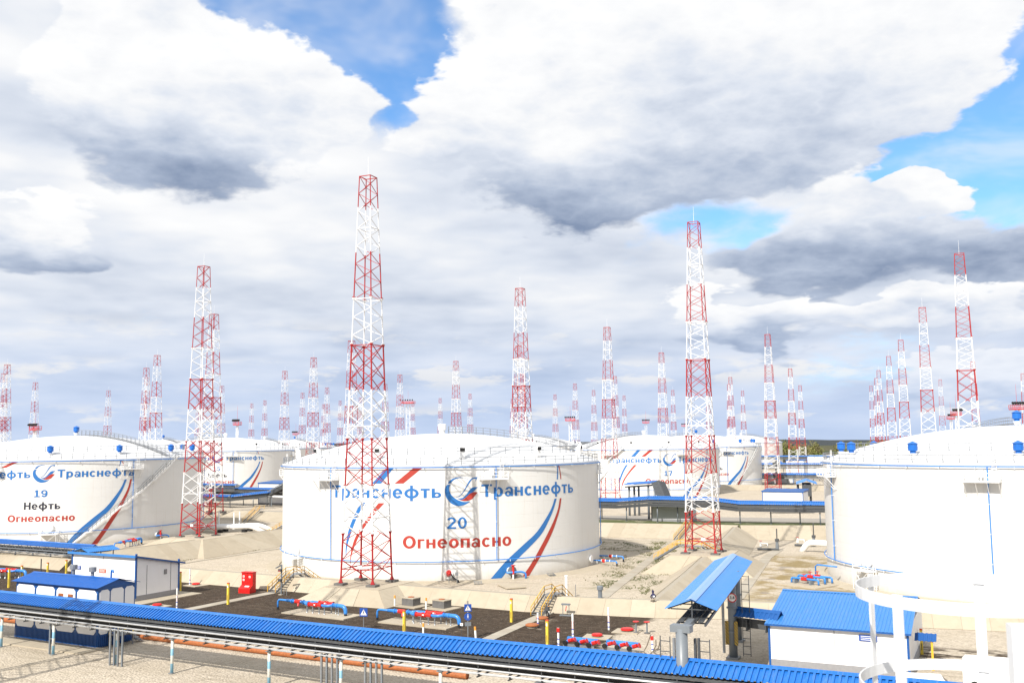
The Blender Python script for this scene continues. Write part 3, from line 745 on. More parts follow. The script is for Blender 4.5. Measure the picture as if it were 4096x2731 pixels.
def wall_stair(a0, a1, z0, z1, flights=6):
    """open steel stair climbing round the wall with landings; returns (structure, treads)"""
    st, trd, rl = MB(), MB(), MB(); ri, ro = TR_ + .35, TR_ + 1.25
    da = (a1 - a0) / flights; dz = (z1 - z0) / flights; sg = 1 if a1 > a0 else -1
    prev = []
    outer, inner, railo, raili = [], [], [], []
    for k in range(flights):
        b0 = a0 + da * k; b1 = b0 + da * .86; b2 = b0 + da; zz0 = z0 + dz * k; zz1 = zz0 + dz
        for b, z in ((b0, zz0), (b1, zz1), (b2, zz1)):
            outer.append((ro * math.cos(b), ro * math.sin(b), z)); inner.append((ri * math.cos(b), ri * math.sin(b), z))
        n = 11
        for i in range(n):
            f = (i + .5) / n; b = b0 + (b1 - b0) * f; z = zz0 + dz * f
            trd.box(((ri + ro) / 2 * math.cos(b), (ri + ro) / 2 * math.sin(b), z), (ro - ri, .26, .04), b)
        b = (b1 + b2) / 2; trd.box(((ri + ro) / 2 * math.cos(b), (ri + ro) / 2 * math.sin(b), zz1), (ro - ri, abs(b2 - b1) * ro, .06), b)
        st.bar((TR_ * math.cos(b), TR_ * math.sin(b), zz1 - 1.1), (ro * math.cos(b), ro * math.sin(b), zz1 - .1), .07)
        for i in range(5):
            f = i / 4; b = b0 + (b1 - b0) * f; z = zz0 + dz * f
            rl.bar((ro * math.cos(b), ro * math.sin(b), z), (ro * math.cos(b), ro * math.sin(b), z + 1.1), .05)
    for ln in (outer, inner):
        for i in range(len(ln) - 1): st.bar(ln[i], ln[i + 1], .07, .26)
    for h in (.55, 1.1):
        for i in range(len(outer) - 1): rl.bar((outer[i][0], outer[i][1], outer[i][2] + h), (outer[i + 1][0], outer[i + 1][1], outer[i + 1][2] + h), .055)
    for i in range(len(inner) - 1): rl.bar((inner[i][0], inner[i][1], inner[i][2] + 1.1), (inner[i + 1][0], inner[i + 1][1], inner[i + 1][2] + 1.1), .05)
    return st, trd, rl
LOGO_ARC = ([(-2.16, 15.92), (-1.96, 16.24), (-1.43, 16.62), (-.77, 16.85), (-.05, 16.89), (.68, 16.72), (1.22, 16.54)], [(-1.70, 15.91), (-1.37, 16.3), (-.91, 16.61), (-.24, 16.78), (.42, 16.77), (.85, 16.64), (1.22, 16.5)])
LOGO_CRES = ([(-2.22, 15.72), (-2.56, 15.27), (-2.65, 14.56), (-2.52, 13.91), (-2.17, 13.26), (-1.59, 12.66), (-.86, 12.3), (-.27, 12.21), (.53, 12.36), (1.12, 12.64), (1.59, 12.95)], [(-1.67, 15.69), (-1.93, 15.26), (-1.9, 14.68), (-1.64, 14.16), (-1.18, 13.63), (-.53, 13.2), (.0, 12.99), (.26, 12.91), (.60, 12.87), (.92, 12.87), (1.59, 12.92)])
LOGO_WING = ([(2.82, 16.87), (2.28, 16.84), (1.75, 16.63), (1.28, 16.12), (.81, 15.28), (.27, 14.38), (-.26, 13.87), (-.86, 13.62)], [(2.34, 15.95), (2.55, 16.60), (1.95, 16.52), (1.48, 15.98), (.97, 15.22), (.43, 14.42), (-.18, 13.80), (-.86, 13.60)])
LOGO_LEAFB = ([(-.6, 13.45), (.26, 13.53), (.93, 14.11), (1.47, 14.81), (2.0, 15.19), (2.82, 15.24)], [(-.6, 13.43), (.13, 13.21), (.80, 13.62), (1.46, 14.16), (2.0, 14.41), (2.82, 15.22)])
LOGO_LEAFR = ([(-.13, 13.22), (.53, 13.36), (1.19, 13.9), (1.73, 14.33), (2.34, 14.44), (2.78, 14.37)], [(-.13, 13.2), (.53, 13.01), (1.19, 13.06), (1.86, 13.3), (2.33, 13.81), (2.78, 14.35)])
STR = {'blue': [([(-12.53, 18.45), (-15.02, 15.98)], [(-11.2, 18.45), (-13.37, 15.98)]),
                ([(-17.08, 12.82), (-17.9, 11.54), (-18.84, 9.79), (-19.6, 7.9), (-20.06, 5.5), (-20.06, 3.93)], [(-16.2, 12.82), (-16.98, 11.79), (-17.95, 10.1), (-18.9, 8.0), (-19.75, 5.6), (-19.95, 3.93)]),
                ([(17.9, 12.78), (17.1, 11.2), (15.6, 9.35), (13.52, 7.21), (10.79, 5.31), (7.53, 2.85), (4.7, .0)], [(18.4, 12.78), (17.6, 11.0), (16.6, 9.4), (14.87, 7.12), (12.51, 5.2), (9.29, 2.74), (6.6, .0)]),
                ([(18.7, 18.4), (18.65, 17.47), (18.51, 16.05)], [(18.98, 18.4), (18.9, 17.47), (18.8, 16.05)])],
       'red': [([(-7.9, 18.45), (-11.0, 15.98)], [(-6.4, 18.45), (-9.5, 15.98)]),
               ([(-13.79, 12.78), (-15.01, 11.43), (-16.24, 9.85), (-17.6, 8.0), (-18.43, 6.5), (-19.0, 4.6), (-19.18, 2.72)], [(-12.75, 12.78), (-13.79, 11.75), (-15.2, 10.2), (-16.6, 8.5), (-17.7, 6.8), (-18.75, 4.5), (-19.08, 2.72)]),
               ([(19.23, 12.78), (18.75, 11.1), (17.7, 9.2), (16.17, 7.04), (14.09, 4.3), (12.46, 2.2), (10.5, .0)], [(19.65, 12.78), (19.25, 11.1), (18.4, 9.2), (17.14, 6.97), (15.5, 4.7), (14.0, 2.7), (11.8, .0)]),
               ([(18.99, 18.4), (19.34, 17.17), (19.46, 16.06)], [(19.22, 18.4), (19.56, 17.17), (19.7, 16.06)])]}
def tank(label, c, z0=0., A=R(-51.65), number=None, oil=False, marks=True, vents='box', stair=None, rstair=R(-10), detail=2, pipes0=None, logo=True):
    t = thing('storage_tank', label, 'oil tank', (c[0], c[1], z0), group='white oil storage tanks')
    obj('wall', shared('tank_wall', mk_wall, True), TANKW, t); obj('roof', shared('tank_roof', mk_roof, True), ROOFW, t)
    obj('foundation_ring', shared('tank_foundation', mk_found), CONC, t)
    obj('upper_ring_pipe', shared('tank_upper', mk_upper, True), BLUEL, t); obj('lower_ring_pipe', shared('tank_lower', mk_lower, True), BLUEL, t)
    if detail > 0: obj('pipe_brackets', shared('tank_brackets', mk_brackets), WHITE, t)['kind'] = 'stuff'
    n = 84 if detail > 1 else 56
    obj('rim_railing', shared('tank_rail_%d' % n, lambda: guard(TR_ - .05, TH_ + .1, n, 1.15)), RAILW, t)
    if detail > 0: obj('roof_railing', shared('tank_rail_in', lambda: guard(25.6, capz(25.6), 56, 1.15)), RAILW, t)
    p0 = A + R(11.2) if pipes0 is None else pipes0
    for k in range(6):
        a = p0 + k * R(61.)
        if detail > 0:
            b = obj('balcony', shared('tank_balcony', mk_balcony), WHITE, t, rz=a - R(1.2))
            d = obj('downpipe', shared('tank_down', mk_down), BLUEL, t, rz=a); [obj('clamp', shared('tank_clamps', mk_clamps), WHITE, d, loc=(0, 0, z_)) for z_ in ((5.5, 9.5, 13.5) if detail > 1 else ())]
    nv_ = 12 if detail > 0 else 8
    for k in range(nv_):
        a = A + R(1.2) + k * 2 * PI / nv_; r = 27.6
        lc = (r * math.cos(a), r * math.sin(a), capz(r))
        if vents == 'box':
            v = obj('vent', shared('box_vent', mk_box_vent, False), WHITE, t, loc=lc, rz=a); obj('opening', shared('box_vent_open', mk_box_open), BLACK, v)
        else:
            v = obj('vent', shared('blue_vent', mk_blue_vent), BLUED2, t, loc=(lc[0], lc[1], lc[2] + .2), rz=a); obj('vent_foot', shared('vent_foot', mk_vent_foot), WHITE, v)
    if vents == 'box': obj('top_vent', shared('apex_white', mk_apex_white), WHITE, t, loc=(0, 0, capz(0)))
    else:
        v = obj('top_vent', shared('blue_vent', mk_blue_vent), BLUED2, t, loc=(0, 0, capz(0) + .5)); obj('vent_foot', shared('vent_foot', mk_vent_foot), WHITE, v)
    if detail > 0 and rstair is not None: obj('roof_stair', roof_stair(rstair), RAILW, t)
    if stair:
        s_, d_, r_ = wall_stair(*stair); w = obj('wall_stair', s_, WHITE, t); obj('treads', d_, WHITE, w); obj('handrail', r_, GREYC, w)
    if marks:
        kk = .82 if oil else 1.
        mp = (lambda L: [(kk * x, 15.9 + kk * (z - 14.55)) for x, z in L]) if oil else (lambda L: L)
        for s0, s1 in ((-23.08, -3.25), (3.43, 23.1)):
            obj('lettering', lettering('Транснефть', kk * s0, kk * s1, 15.05 if oil else 13.60, 2.05 * kk, A), BLUEM, t)
        if oil:
            obj('tank_number', lettering(number, -1.75, .95, 10.9, 1.5, A), BLUEM, t)
            obj('lettering', lettering('Нефть', -3.73, 3.6, 8.25, 1.55, A), NAVY, t)
            obj('lettering', lettering('Огнеопасно', -7.1, 6.6, 5.65, 1.45, A), REDM, t)
        else:
            obj('tank_number', lettering(number, -2.3, .95, 8.55, 1.85, A), BLUEM, t)
            obj('lettering', lettering('Огнеопасно', -9.59, 8.65, 5.47, 2.0, A), REDM, t)
        e = obj('emblem', strip(*map(mp, LOGO_CRES), A, 40), BLUEM, t)
        obj('emblem_arc', strip(*map(mp, LOGO_ARC), A), BLUEM, e); obj('emblem_wing', strip(*map(mp, LOGO_WING), A, 40), BLUEM, e)
        obj('emblem_leaf', strip(*map(mp, LOGO_LEAFB), A), BLUEM, e); obj('emblem_leaf', strip(*map(mp, LOGO_LEAFR), A), REDM, e)
        for cn, m_ in (('blue', BLUEM), ('red', REDM)):
            for i, (a_, b_) in enumerate(STR[cn]):
                if oil:
                    q = (lambda L: [(.84 * x, 17.3 + (z - 15.98) * .47) for x, z in L]) if i in (0, 3) else (lambda L: [(.94 * x, z * 1.115) for x, z in L]); a_, b_ = q(a_), q(b_)
                obj('stripe', strip(a_, b_, A, 24, .025, 2), m_, t)
    return t
BLUED2 = mat('vent_blue', (.012, .13, .48), .35, var=.1)
T20 = tank('big white tank numbered 20 with blue and red lettering', (-104.1, 162.6), 0, R(-51.65), '20', rstair=R(28), stair=(R(42), R(-8 + 100), .5, 19.2))
T19 = tank('white tank numbered 19 with zigzag stair up its wall', (-212, 162.6), .9, R(-49.4), '19', oil=True, vents='blue', stair=(R(-38.5), R(8), .3, 19.1, 7), rstair=R(4), pipes0=R(-14.1))
TRT = tank('overexposed plain white tank with blue roof vents, unmarked', (-4, 179), 0, R(-150), marks=False, vents='blue', pipes0=R(-96.2), rstair=R(120))
tank('white tank numbered 17 behind the tower right of tank 20', (-147.5, 386), .3, R(-50.5), '17', stair=(R(-97), R(-83.5), 14., 19.1, 2), rstair=R(-120))
tank('white tank numbered 15 between tanks 19 and 20', (-313.8, 315.6), 1.3, R(-50.5), '15', oil=True, rstair=R(-160))
tank('white tank partly hidden behind tank 17, diagonal stair at its edge', (-149.3, 461.4), .5, R(-57), '16', oil=True, vents='blue', detail=1, stair=(R(-42), R(-6), .5, 19.1, 7), rstair=R(-170))
for lb, c, vt in [('farthest plain white tank just left of the tree belt', (-205.6, 745.2), 'box'), ('white domed tank glimpsed between the roofs of tanks 20 and 17', (-284.5, 550.9), 'box'),
              ('white domed tank peeking out between tank 19 and the left tower', (-387.2, 347.1), 'blue'), ('white dome with railed top behind tank 15 on its right', (-440.8, 477.7), 'box'), ('low white dome behind the roof edge of tank 20, far left side', (-472.8, 543.0), 'blue')]:
    tank(lb, c, 1.0, R(150), marks=False, vents=vt, detail=1, rstair=R(-20))
# the tank the photographer stands on: its roof edge lies just below the picture
tank('tank roof below the white ladder cage in the corner', (4.5, -26.2), 1.0, R(60), marks=False, vents='blue', detail=0)

# ------------------------------------------------------------------ lightning towers
TWH = 58.9
def hw(h): return (5.25 - 3.4 * h / TWH) / 2
def cor(i, h):
    sx, sy = ((-1, -1), (1, -1), (1, 1), (-1, 1))[i % 4]; w = hw(h); return Vector((sx * w, sy * w, h))
BRW = [.09, .07]
def tower_parts():
    """list of (name, mesh) in tower space, base at z=0"""
    out = []
    for i in range(4):
        mb = MB()
        for a, b, r in ((.45, 13.6, .14), (13.6, 33.9, .115), (33.9, 47.4, .09), (47.4, TWH, .075)): mb.tube(cor(i, a), cor(i, b), r, 6)
        mb.tube(cor(i, 0.02), cor(i, .5), .34, 6, .16)
        for h in (6.9, 13.6, 20.3, 33.9, 40.7): mb.tube(cor(i, h - .35), cor(i, h), .16, 6, .27); mb.tube(cor(i, h), cor(i, h + .12), .27, 6)
        out.append(('leg', mb.mesh('tower_leg')))
    hs = list(np.linspace(.6, 33.9, 14))
    for a, b in zip(hs[:-1], hs[1:]):
        for f in range(4):
            for k in (0, 1):
                p, q = (cor(f, a), cor(f + 1, b)) if k else (cor(f + 1, a), cor(f, b))
                out.append(('brace', MB().bar(p, q, BRW[0]).mesh('tower_brace')))
    hs = list(np.linspace(33.9, TWH, 20))
    for j, (a, b) in enumerate(zip(hs[:-1], hs[1:])):
        for f in range(4):
            p, q = (cor(f, a), cor(f + 1, b)) if (j + f) % 2 else (cor(f + 1, a), cor(f, b))
            out.append(('brace', MB().bar(p, q, BRW[1]).mesh('tower_brace')))
    for h in (1.9, 9.0, 22.0, 33.7, 40.5, 51., TWH - .05):
        mb = MB()
        for f in range(4): mb.bar(cor(f, h), cor(f + 1, h), .11)
        if h < 5:
            for f in range(4): mb.bar((cor(f, h) + cor(f + 1, h)) / 2, (cor(f + 1, h) + cor(f + 2, h)) / 2, .08)
        out.append(('ring_frame', mb.mesh('tower_ring')))
    return out
TP = tower_parts()
TLEGS = [m for n, m in TP if n == 'leg']; TBR = [m for n, m in TP if n == 'brace']; TRG = [m for n, m in TP if n == 'ring_frame']
ROD = MB().tube((0, 0, TWH - .1), (0, 0, TWH + 3.0), .035, 5, .015).mesh('rod'); ROD.materials.append(WHITE)
FOOT = MB().box((0, 0, -.32), (1.5, 1.3, .62)).mesh('footing'); FOOT.materials.append(BLOCK)
for _, m in TP: m.materials.append(TOWERM)
allbr = MB(); BRW = [.075, .065]
for m in [m_ for n_, m_ in tower_parts() if n_ != 'leg']:
    allbr._add([v.co[:] for v in m.vertices], [tuple(p.vertices) for p in m.polygons])
ALLBR = allbr.mesh('tower_bracing'); ALLBR.materials.append(TOWERM)
PLATE = MB().box((0, 0, 0), (.75, .05, .5)).mesh('plate'); PLATE.materials.append(SIGNW)
TROT = R(5)
def tower(label, x, y, z, full, group, rz=TROT):
    t = thing('lattice_tower', label, 'lattice tower', (x, y, z), rz, group)
    for m in TLEGS: obj('leg', m, None, t)
    if full:
        for m in TBR: obj('brace', m, None, t)
        for m in TRG: obj('ring_frame', m, None, t)
        for i in range(4): obj('footing', FOOT, None, t, loc=cor(i, 0))
        for i, h in ((0, 2.3), (1, 2.2)):
            p = (cor(i, h) + cor(i + 1, h)) / 2; obj('notice_plate', PLATE, None, t, loc=p + Vector((.6 - i, -.2, 0)), rz=i * R(90))
    else: obj('bracing', ALLBR, None, t)
    obj('lightning_rod', ROD, None, t)
    return t
NEAR = [(-86.3, 114.7, 3.1, 'tallest red and white lattice tower, in front of tank 20'), (-162.6, 156., 3.25, 'red and white lattice tower between tanks 19 and 20, the nearer of two'),
        (-54.2, 169.8, 3.1, 'red and white lattice tower on the bund right of tank 20'), (-219., 214.6, 3., 'red and white lattice tower just behind the one beside tank 19'),
        (-116.8, 219.8, 2.9, 'red and white lattice tower rising behind the dome of tank 20'), (-14.2, 228.6, 2.9, 'red and white lattice tower behind the unmarked tank, tallest on that side')]
for x, y, z, lb in NEAR: tower(lb, x, y, z, True, 'nearest lightning towers')
FAR = [(-434.4, 294.0), (-489.0, 329.2), (-543.6, 386.9), (-585.2, 474.2), (-400.2, 346.8), (-458.1, 397.7), (-339.9, 300.3), (-484.2, 482.8), (-674.2, 711.9), (-617.9, 669.1), (-638.0, 609.3), (-359.9, 404.9), (-503.8, 587.1), (-292.9, 348.7), (-638.8, 776.2), (-444.3, 543.7), (-574.4, 722.1), (-232.7, 299.2), (-520.3, 681.8), (-387.9, 535.4), (-327.7, 466.6), (-540.5, 791.5), (-476.2, 740.7), (-250.6, 404.0), (-414.7, 690.4), (-434.4, 799.0), (-189.3, 354.3), (-266.8, 504.4), (-365.2, 748.3), (-283.9, 613.4), (-309.8, 703.8), (-132.2, 313.0), (-231.6, 559.0), (-327.1, 809.7), (-150.8, 419.3), (-259.8, 746.6), (-199.3, 694.6), (-175.1, 614.2), (-216.8, 794.9), (-241.7, 780.7), (-90.3, 368.9), (-125.1, 560.0), (-159.2, 743.2), (-115.3, 786.2), (-97.4, 687.1), (-84.5, 607.9), (-65.2, 504.5), (-49.6, 422.1), (-30.9, 319.2), (-62.2, 735.0), (-31.8, 568.0), (-10.8, 698.3)]
FAR.sort(key=lambda p: math.atan2(p[0], p[1]))
for i, (x, y) in enumerate(FAR):
    tower('red and white lattice tower on the skyline, %s of the distant ones from the left' % ordinal(i), x, y, 2.9, False, 'distant lightning towers')
# a tower of the same kind stands just outside the picture and throws its shadow across the foreground gravel
tower('lattice tower whose shadow falls on the foreground gravel', -89.5, 47., 1.2, False, 'nearest lightning towers')

# ------------------------------------------------------------------ floodlight masts
def mast(label, x, y, h, wide=3.2, z=1.5):
    t = thing('floodlight_mast', label, 'floodlight mast', (x, y, z), R(20), 'floodlight masts')
    w = wide * .34; sh = MB()
    for sx, sy in ((-1, -1), (1, -1), (1, 1), (-1, 1)): sh.bar((sx * w, sy * w, 0), (sx * w * .8, sy * w * .8, h), .14)
    n = int(h / 3)
    for k in range(n):
        a, b = h * k / n, h * (k + 1) / n
        for f in range(4):
            c = ((-1, -1), (1, -1), (1, 1), (-1, 1)); q = .9
            p0 = (c[f][0] * w * q, c[f][1] * w * q, a if k % 2 else b); p1 = (c[(f + 1) % 4][0] * w * q, c[(f + 1) % 4][1] * w * q, b if k % 2 else a); sh.bar(p0, p1, .09)
    obj('shaft', sh, WHITE, t)
    pl_ = MB(); pl_.box((0, 0, h), (2 * wide, 2 * wide, .35))
    for q in (.7, 1.5):
        for a, b in (((-1, -1), (1, -1)), ((1, -1), (1, 1)), ((1, 1), (-1, 1)), ((-1, 1), (-1, -1))): pl_.bar((a[0] * wide, a[1] * wide, h + q), (b[0] * wide, b[1] * wide, h + q), .14)
    for a in ((-1, -1), (1, -1), (1, 1), (-1, 1), (0, -1), (0, 1), (1, 0), (-1, 0)): pl_.bar((a[0] * wide, a[1] * wide, h), (a[0] * wide, a[1] * wide, h + 1.6), .14)
    obj('platform', pl_, REDV, t)
    for k in range(6):
        x_ = -wide + 2 * wide * k / 5; m = MB(); m.tube((x_, -wide, h + 2.3), (x_, -wide - .7, h + 2.0), .45, 8); m.bar((x_, -wide, h + 1.5), (x_, -wide, h + 2.3), .1)
        obj('floodlight', m, BLACK, t)
    obj('rod', MB().tube((0, 0, h), (0, 0, h + 9), .07, 5, .03), REDV, t)
    return t
for lb, x, y, h, w in [('white mast with small red lamp platform behind tank 15', -341.3, 350.8, 30.5, 2.2), ('largest mast with red lamp platform, behind the dome of tank 20', -392.7, 569.1, 48.5, 6.2),
        ('mast with red lamp platform between tanks 20 and 17', -259.5, 552.8, 33.5, 4.2), ('thin mast with red lamp platform behind the dome of tank 17', -258.9, 682.5, 33.5, 3.6),
        ('thin mast with red lamp platform just left of the tower on the bund', -300.4, 894., 33.5, 4.0), ('faint mast with red lamp platform, left of a pair behind the unmarked tank', -44.4, 575., 30.5, 2.6),
        ('mast with red lamp platform, right of a pair behind the unmarked tank', -33.9, 468.4, 30.5, 2.6), ('mast with red lamp platform at the right edge above the unmarked tank', -8.5, 391.3, 30.5, 3.0),
        ('tiny mast with red platform right of tank 15', -532.9, 613.3, 28.5, 3.0), ('mast with red lamp platform in front of a tower left of tank 19', -387.3, 276.4, 28.5, 2.6)]:
    mast(lb, x, y, h, w * .68)
tm = thing('radio_mast', 'thin red and white radio mast behind the roof stair of tank 19', 'radio mast', (-520, 450, 1.5))
shm = MB()
for k in range(3):
    a = 2 * PI * k / 3; shm.tube((.9 * math.cos(a), .9 * math.sin(a), 0), (.25 * math.cos(a), .25 * math.sin(a), 50), .1, 5)
for k in range(25):
    r0 = .9 - .65 * k / 25
    for f in range(3):
        a, b = 2 * PI * f / 3, 2 * PI * (f + 1) / 3; shm.bar((r0 * math.cos(a), r0 * math.sin(a), 2 * k), (r0 * math.cos(b), r0 * math.sin(b), 2 * k + 2), .08)
obj('shaft', shm, TOWERM, tm); obj('aerial', MB().tube((0, 0, 49), (0, 0, 66), .12, 5, .04), WHITE, tm)

# ------------------------------------------------------------------ cable and pipe racks under blue sheet roofs
def sheet_mesh(w, slope_len, ribs, rib=.05):
    """trapezoidal sheet, x across 0..w, y down the slope 0..slope_len"""
    mb = MB(); prof = []; p = w / ribs
    for k in range(ribs):
        x = k * p; prof += [(x, 0), (x + p * .50, 0), (x + p * .53, rib), (x + p * .93, rib)]
    prof.append((w, 0)); n = len(prof)
    mb._add([(x, 0, z) for x, z in prof] + [(x, slope_len, z) for x, z in prof] + [(x, 0, z - .02) for x, z in prof] + [(x, slope_len, z - .02) for x, z in prof],
            [(i, i + 1, n + i + 1, n + i) for i in range(n - 1)] + [(2 * n + i + 1, 2 * n + i, 3 * n + i, 3 * n + i + 1) for i in range(n - 1)] + [(n + i, n + i + 1, 3 * n + i + 1, 3 * n + i) for i in range(n - 1)])
    return mb
def gable_roof(parent, p0, p1, half, drop, w=1.29, ribs=3, rib=.12, m_=None, split=True, sides=(-1, 1), cap=True, over=.0):
    """roof along p0->p1 (points on the ridge line), eaves 'half' to both sides and 'drop' lower"""
    m_ = m_ or ROOFB; p0, p1 = Vector(p0), Vector(p1); d = p1 - p0; L = d.length; n = max(1, round(L / w)); ww = L / n; e = d / L
    side = Vector((-e.y, e.x, 0)).normalized()
    sl = math.hypot(half, drop)
    for sg in sides:
        dn = (side * sg * half + Vector((0, 0, -drop))).normalized()
        if sg < 0: ex, start = e, 0
        else: ex, start = -e, 1
        nz = ex.cross(-dn) if sg < 0 else ex.cross(-dn)
        ey = dn; ez = ex.cross(ey)
        if ez.z < 0: ez = -ez
        me = sheet_mesh(ww, sl, ribs, rib).mesh('roof_sheet') if split else sheet_mesh(L, sl, ribs * n, rib).mesh('roof')
        me.materials.append(m_)
        rot = Matrix((ex, ey, ez)).transposed().to_4x4()
        # keep right-handed frame (sheet is double sided)
        for k in range(n if split else 1):
            o = obj('roof_sheet' if split else 'roof', me, None, parent)
            org = (p0 + e * ww * k) if start == 0 else (p1 - e * ww * k)
            mt = rot.copy(); mt.translation = org + ez * random.uniform(0, .006); o.matrix_local = mt
    if cap:
        c = MB(); cw = .34; cd = cw * drop / half
        a = [p0 + side * -cw + Vector((0, 0, -cd + rib + .02)), p0 + Vector((0, 0, rib + .03)), p0 + side * cw + Vector((0, 0, -cd + rib + .02))]; b = [q + d for q in a]
        c._add(a + b, [(0, 3, 4, 1), (1, 4, 5, 2)]); obj('ridge_cap', c, m_, parent)
def rack(label, nodes, zg, low, posts, half=1.6, drop=.75, split=False, w=1.29, ribs=3, pipes=True, postm=None, name='pipe_rack', truss=False, group='covered pipe and cable racks'):
    """nodes: ridge points (x, y, z); low: height of the lowest pipe under the ridge; posts: list of (x, y)"""
    o0 = Vector((nodes[0][0], nodes[0][1], 0)); t = thing(name, label, 'pipe rack', o0, group=group)
    N = [Vector(p) - o0 for p in nodes]
    for i in range(len(N) - 1):
        gable_roof(t, N[i], N[i + 1], half, drop, w, ribs, split=split)
    hang = lambda dz, dy: [p + Vector((0, dy, dz)) for p in N]
    def run(name_, dz, dy, m_, r=None, box=None):
        mb = MB(); q = hang(dz, dy)
        for i in range(len(q) - 1):
            if box: mb.bar(q[i], q[i + 1], *box)
            else: mb.tube(q[i], q[i + 1], r, 8)
        obj(name_, mb, m_, t)
    H = drop
    run('side_beam', -H - .28, -half + .28, GREYD, box=(.1, .24)); run('side_beam', -H - .28, half - .28, GREYD, box=(.1, .24))
    run('cable_tray', -H - .62, -half + .5, GREYD, box=(.55, .16)); run('cable_tray', -H - .62, .35, GREYD, box=(.9, .16))
    run('cable_tray', -H - 1.05, .1, GREYD, box=(1.5, .12))
    if not split:
        run('cable_tray', -H - .5, -half + .1, GREYD, box=(.2, .5)); run('cable_tray', -H - 1.1, -half + .16, GREYD, box=(.2, .34)); run('cable_tray', -H - low, -half + .2, GREYD, box=(.3, .3))
    if pipes:
        PM = STEELW if split and not truss else GREY
        run('insulated_pipe', -H - .72, -half + .12, PM, r=.085); run('insulated_pipe', -H - 1.22, -half + .30, PM, r=.075)
        run('insulated_pipe', -H - low + .12, -half + .52, PM, r=.08); run('insulated_pipe', -H - 1.46, -half + .12, PM, r=.05); run('insulated_pipe', -H - low + .12, .4, PM, r=.13)
        cab = MB()
        for j in range(5):
            dz, dy = -H - .95 - .11 * j, -half + .35 + .17 * j; q = hang(dz, dy)
            for i in range(len(q) - 1): cab.tube(q[i], q[i + 1], .035, 5)
        obj('cables', cab, BLACK, t)
    # cross arms and hangers
    arm = MB()
    for i in range(len(N) - 1):
        L = (N[i + 1] - N[i]).length; n = max(1, int(L / 2.6))
        for k in range(n):
            p = N[i].lerp(N[i + 1], (k + .5) / n)
            for dy in (-half + .28, half - .28): arm.bar(p + Vector((0, dy, -H - .1)), p + Vector((0, dy, -H - low)), .07)
            arm.bar(p + Vector((0, -half + .05, -H - low)), p + Vector((0, half - .1, -H - low)), .1); arm.bar(p + Vector((0, -half + .1, -H - 1.42)), p + Vector((0, half - .1, -H - 1.42)), .08)
            arm.bar(p + Vector((0, -half + .2, -H - .1)), p + Vector((0, 0, -.08)), .06); arm.bar(p + Vector((0, half - .2, -H - .1)), p + Vector((0, 0, -.08)), .06)
            if truss: arm.bar(p + Vector((-1.2, -half + .28, -H - .2)), p + Vector((0, -half + .28, -H - low)), .08); arm.bar(p + Vector((1.2, -half + .28, -H - .2)), p + Vector((0, -half + .28, -H - low)), .08)
    obj('hangers', arm, GREYC if truss else GREYD, t)
    def zr(x):
        xs = [p.x for p in N]; return float(np.interp(x, xs, [p.z for p in N]))
    for px, py in posts:
        x, y = px - o0.x, py - o0.y; zt = zr(x) - H - low
        p = obj('post', MB().tube((0, 0, 0), (0, 0, zt - zg), .15, 10), postm or GREYC, t, loc=(x, y, zg), smooth=True)
        obj('cap_plate', MB().box((0, 0, zt - zg + .02), (.5, .5, .06)), GREY, p); obj('base_plate', MB().box((0, 0, .03), (.5, .5, .06)), GREY, p)
    return t
PW = [(-101.5, 69.3), (-92.7, 69.2), (-83.0, 69.0), (-74.7, 68.7), (-62.4, 68.6), (-54.3, 68.6), (-44.3, 68.8), (-35.4, 68.8), (-26., 69), (-16., 69.4)]
rack('long pipe rack with blue ribbed roof crossing the foreground', [(-122, 70.3, 6.7), (-50.4, 69.75, 6.7), (-30.9, 70.2, 6.72), (6, 71.4, 6.72)], 1.0, 1.75, PW, split=True, postm=POSTM)
rack('blue roofed cable rack on trusses in front of tank 19', [(-236, 120., 5.25), (-148.6, 118.6, 5.25)], 2.75, 1.25, [(x, 118.2) for x in range(-230, -150, 5)], half=1.5, drop=.6, split=True, truss=True)
ge_ = thing('rack_end_roof', 'small bright blue cross roof at the end of the truss rack', 'roof', (-147.2, 117.6, 2.75))
gable_roof(ge_, (-.6, -2.6, 2.35), (.4, 3.2, 2.35), 2.6, .55, 1.2, 3, .1, ROOFB2)
for x_, y_ in ((-1.6, -2.), (1.6, -2.), (-1.6, 2.4), (1.6, 2.4)): obj('post', MB().tube((x_, y_, -.3), (x_, y_, 1.9), .09, 8), GREYC, ge_)
obj('end_tray', MB().box((0, 0, 1.6), (2.4, 4.6, .2)), GREYD, ge_)
rack('pipe rack with kinked blue roof behind tank 20', [(-150, 233.5, 7.95), (-96, 232.3, 7.95), (-87.5, 231.8, 8.7), (-72.5, 232.2, 8.7), (-65.8, 234.2, 7.85), (-44., 237.5, 7.85)], 2.5, 1.5, [(-101.5, 234.4), (-93.6, 231.6), (-85.2, 231.), (-80.5, 232.5), (-65.5, 234.1), (-58.5, 235.6), (-52, 237.), (-47.2, 236.)], half=1.7, drop=.7, w=1.6)
rack('distant pipe rack with blue roof right of tank 17', [(-155, 474, 5.8), (-126, 475.6, 5.8), (-118, 476, 6.1), (-60, 480, 6.1)], .5, 1.8, [(-128, 475.7), (-122.6, 477), (-110, 477), (-98, 478), (-85, 479)], half=2.2, drop=.7, w=2.6)
rack('farther pipe rack with thin blue roof before the distant white hut', [(-160, 520, 9.7), (-70, 524, 9.7)], .5, 2.0, [(-140 + 9 * k, 521 + .4 * k) for k in range(7)], half=2., drop=.6, w=3)
rack('farthest blue roofed rack under the tree belt', [(-190, 700, 10.7), (-120, 700, 10.3)], .5, 2.0, [(-180 + 12 * k, 700) for k in range(5)], half=2.4, drop=.7, w=3)
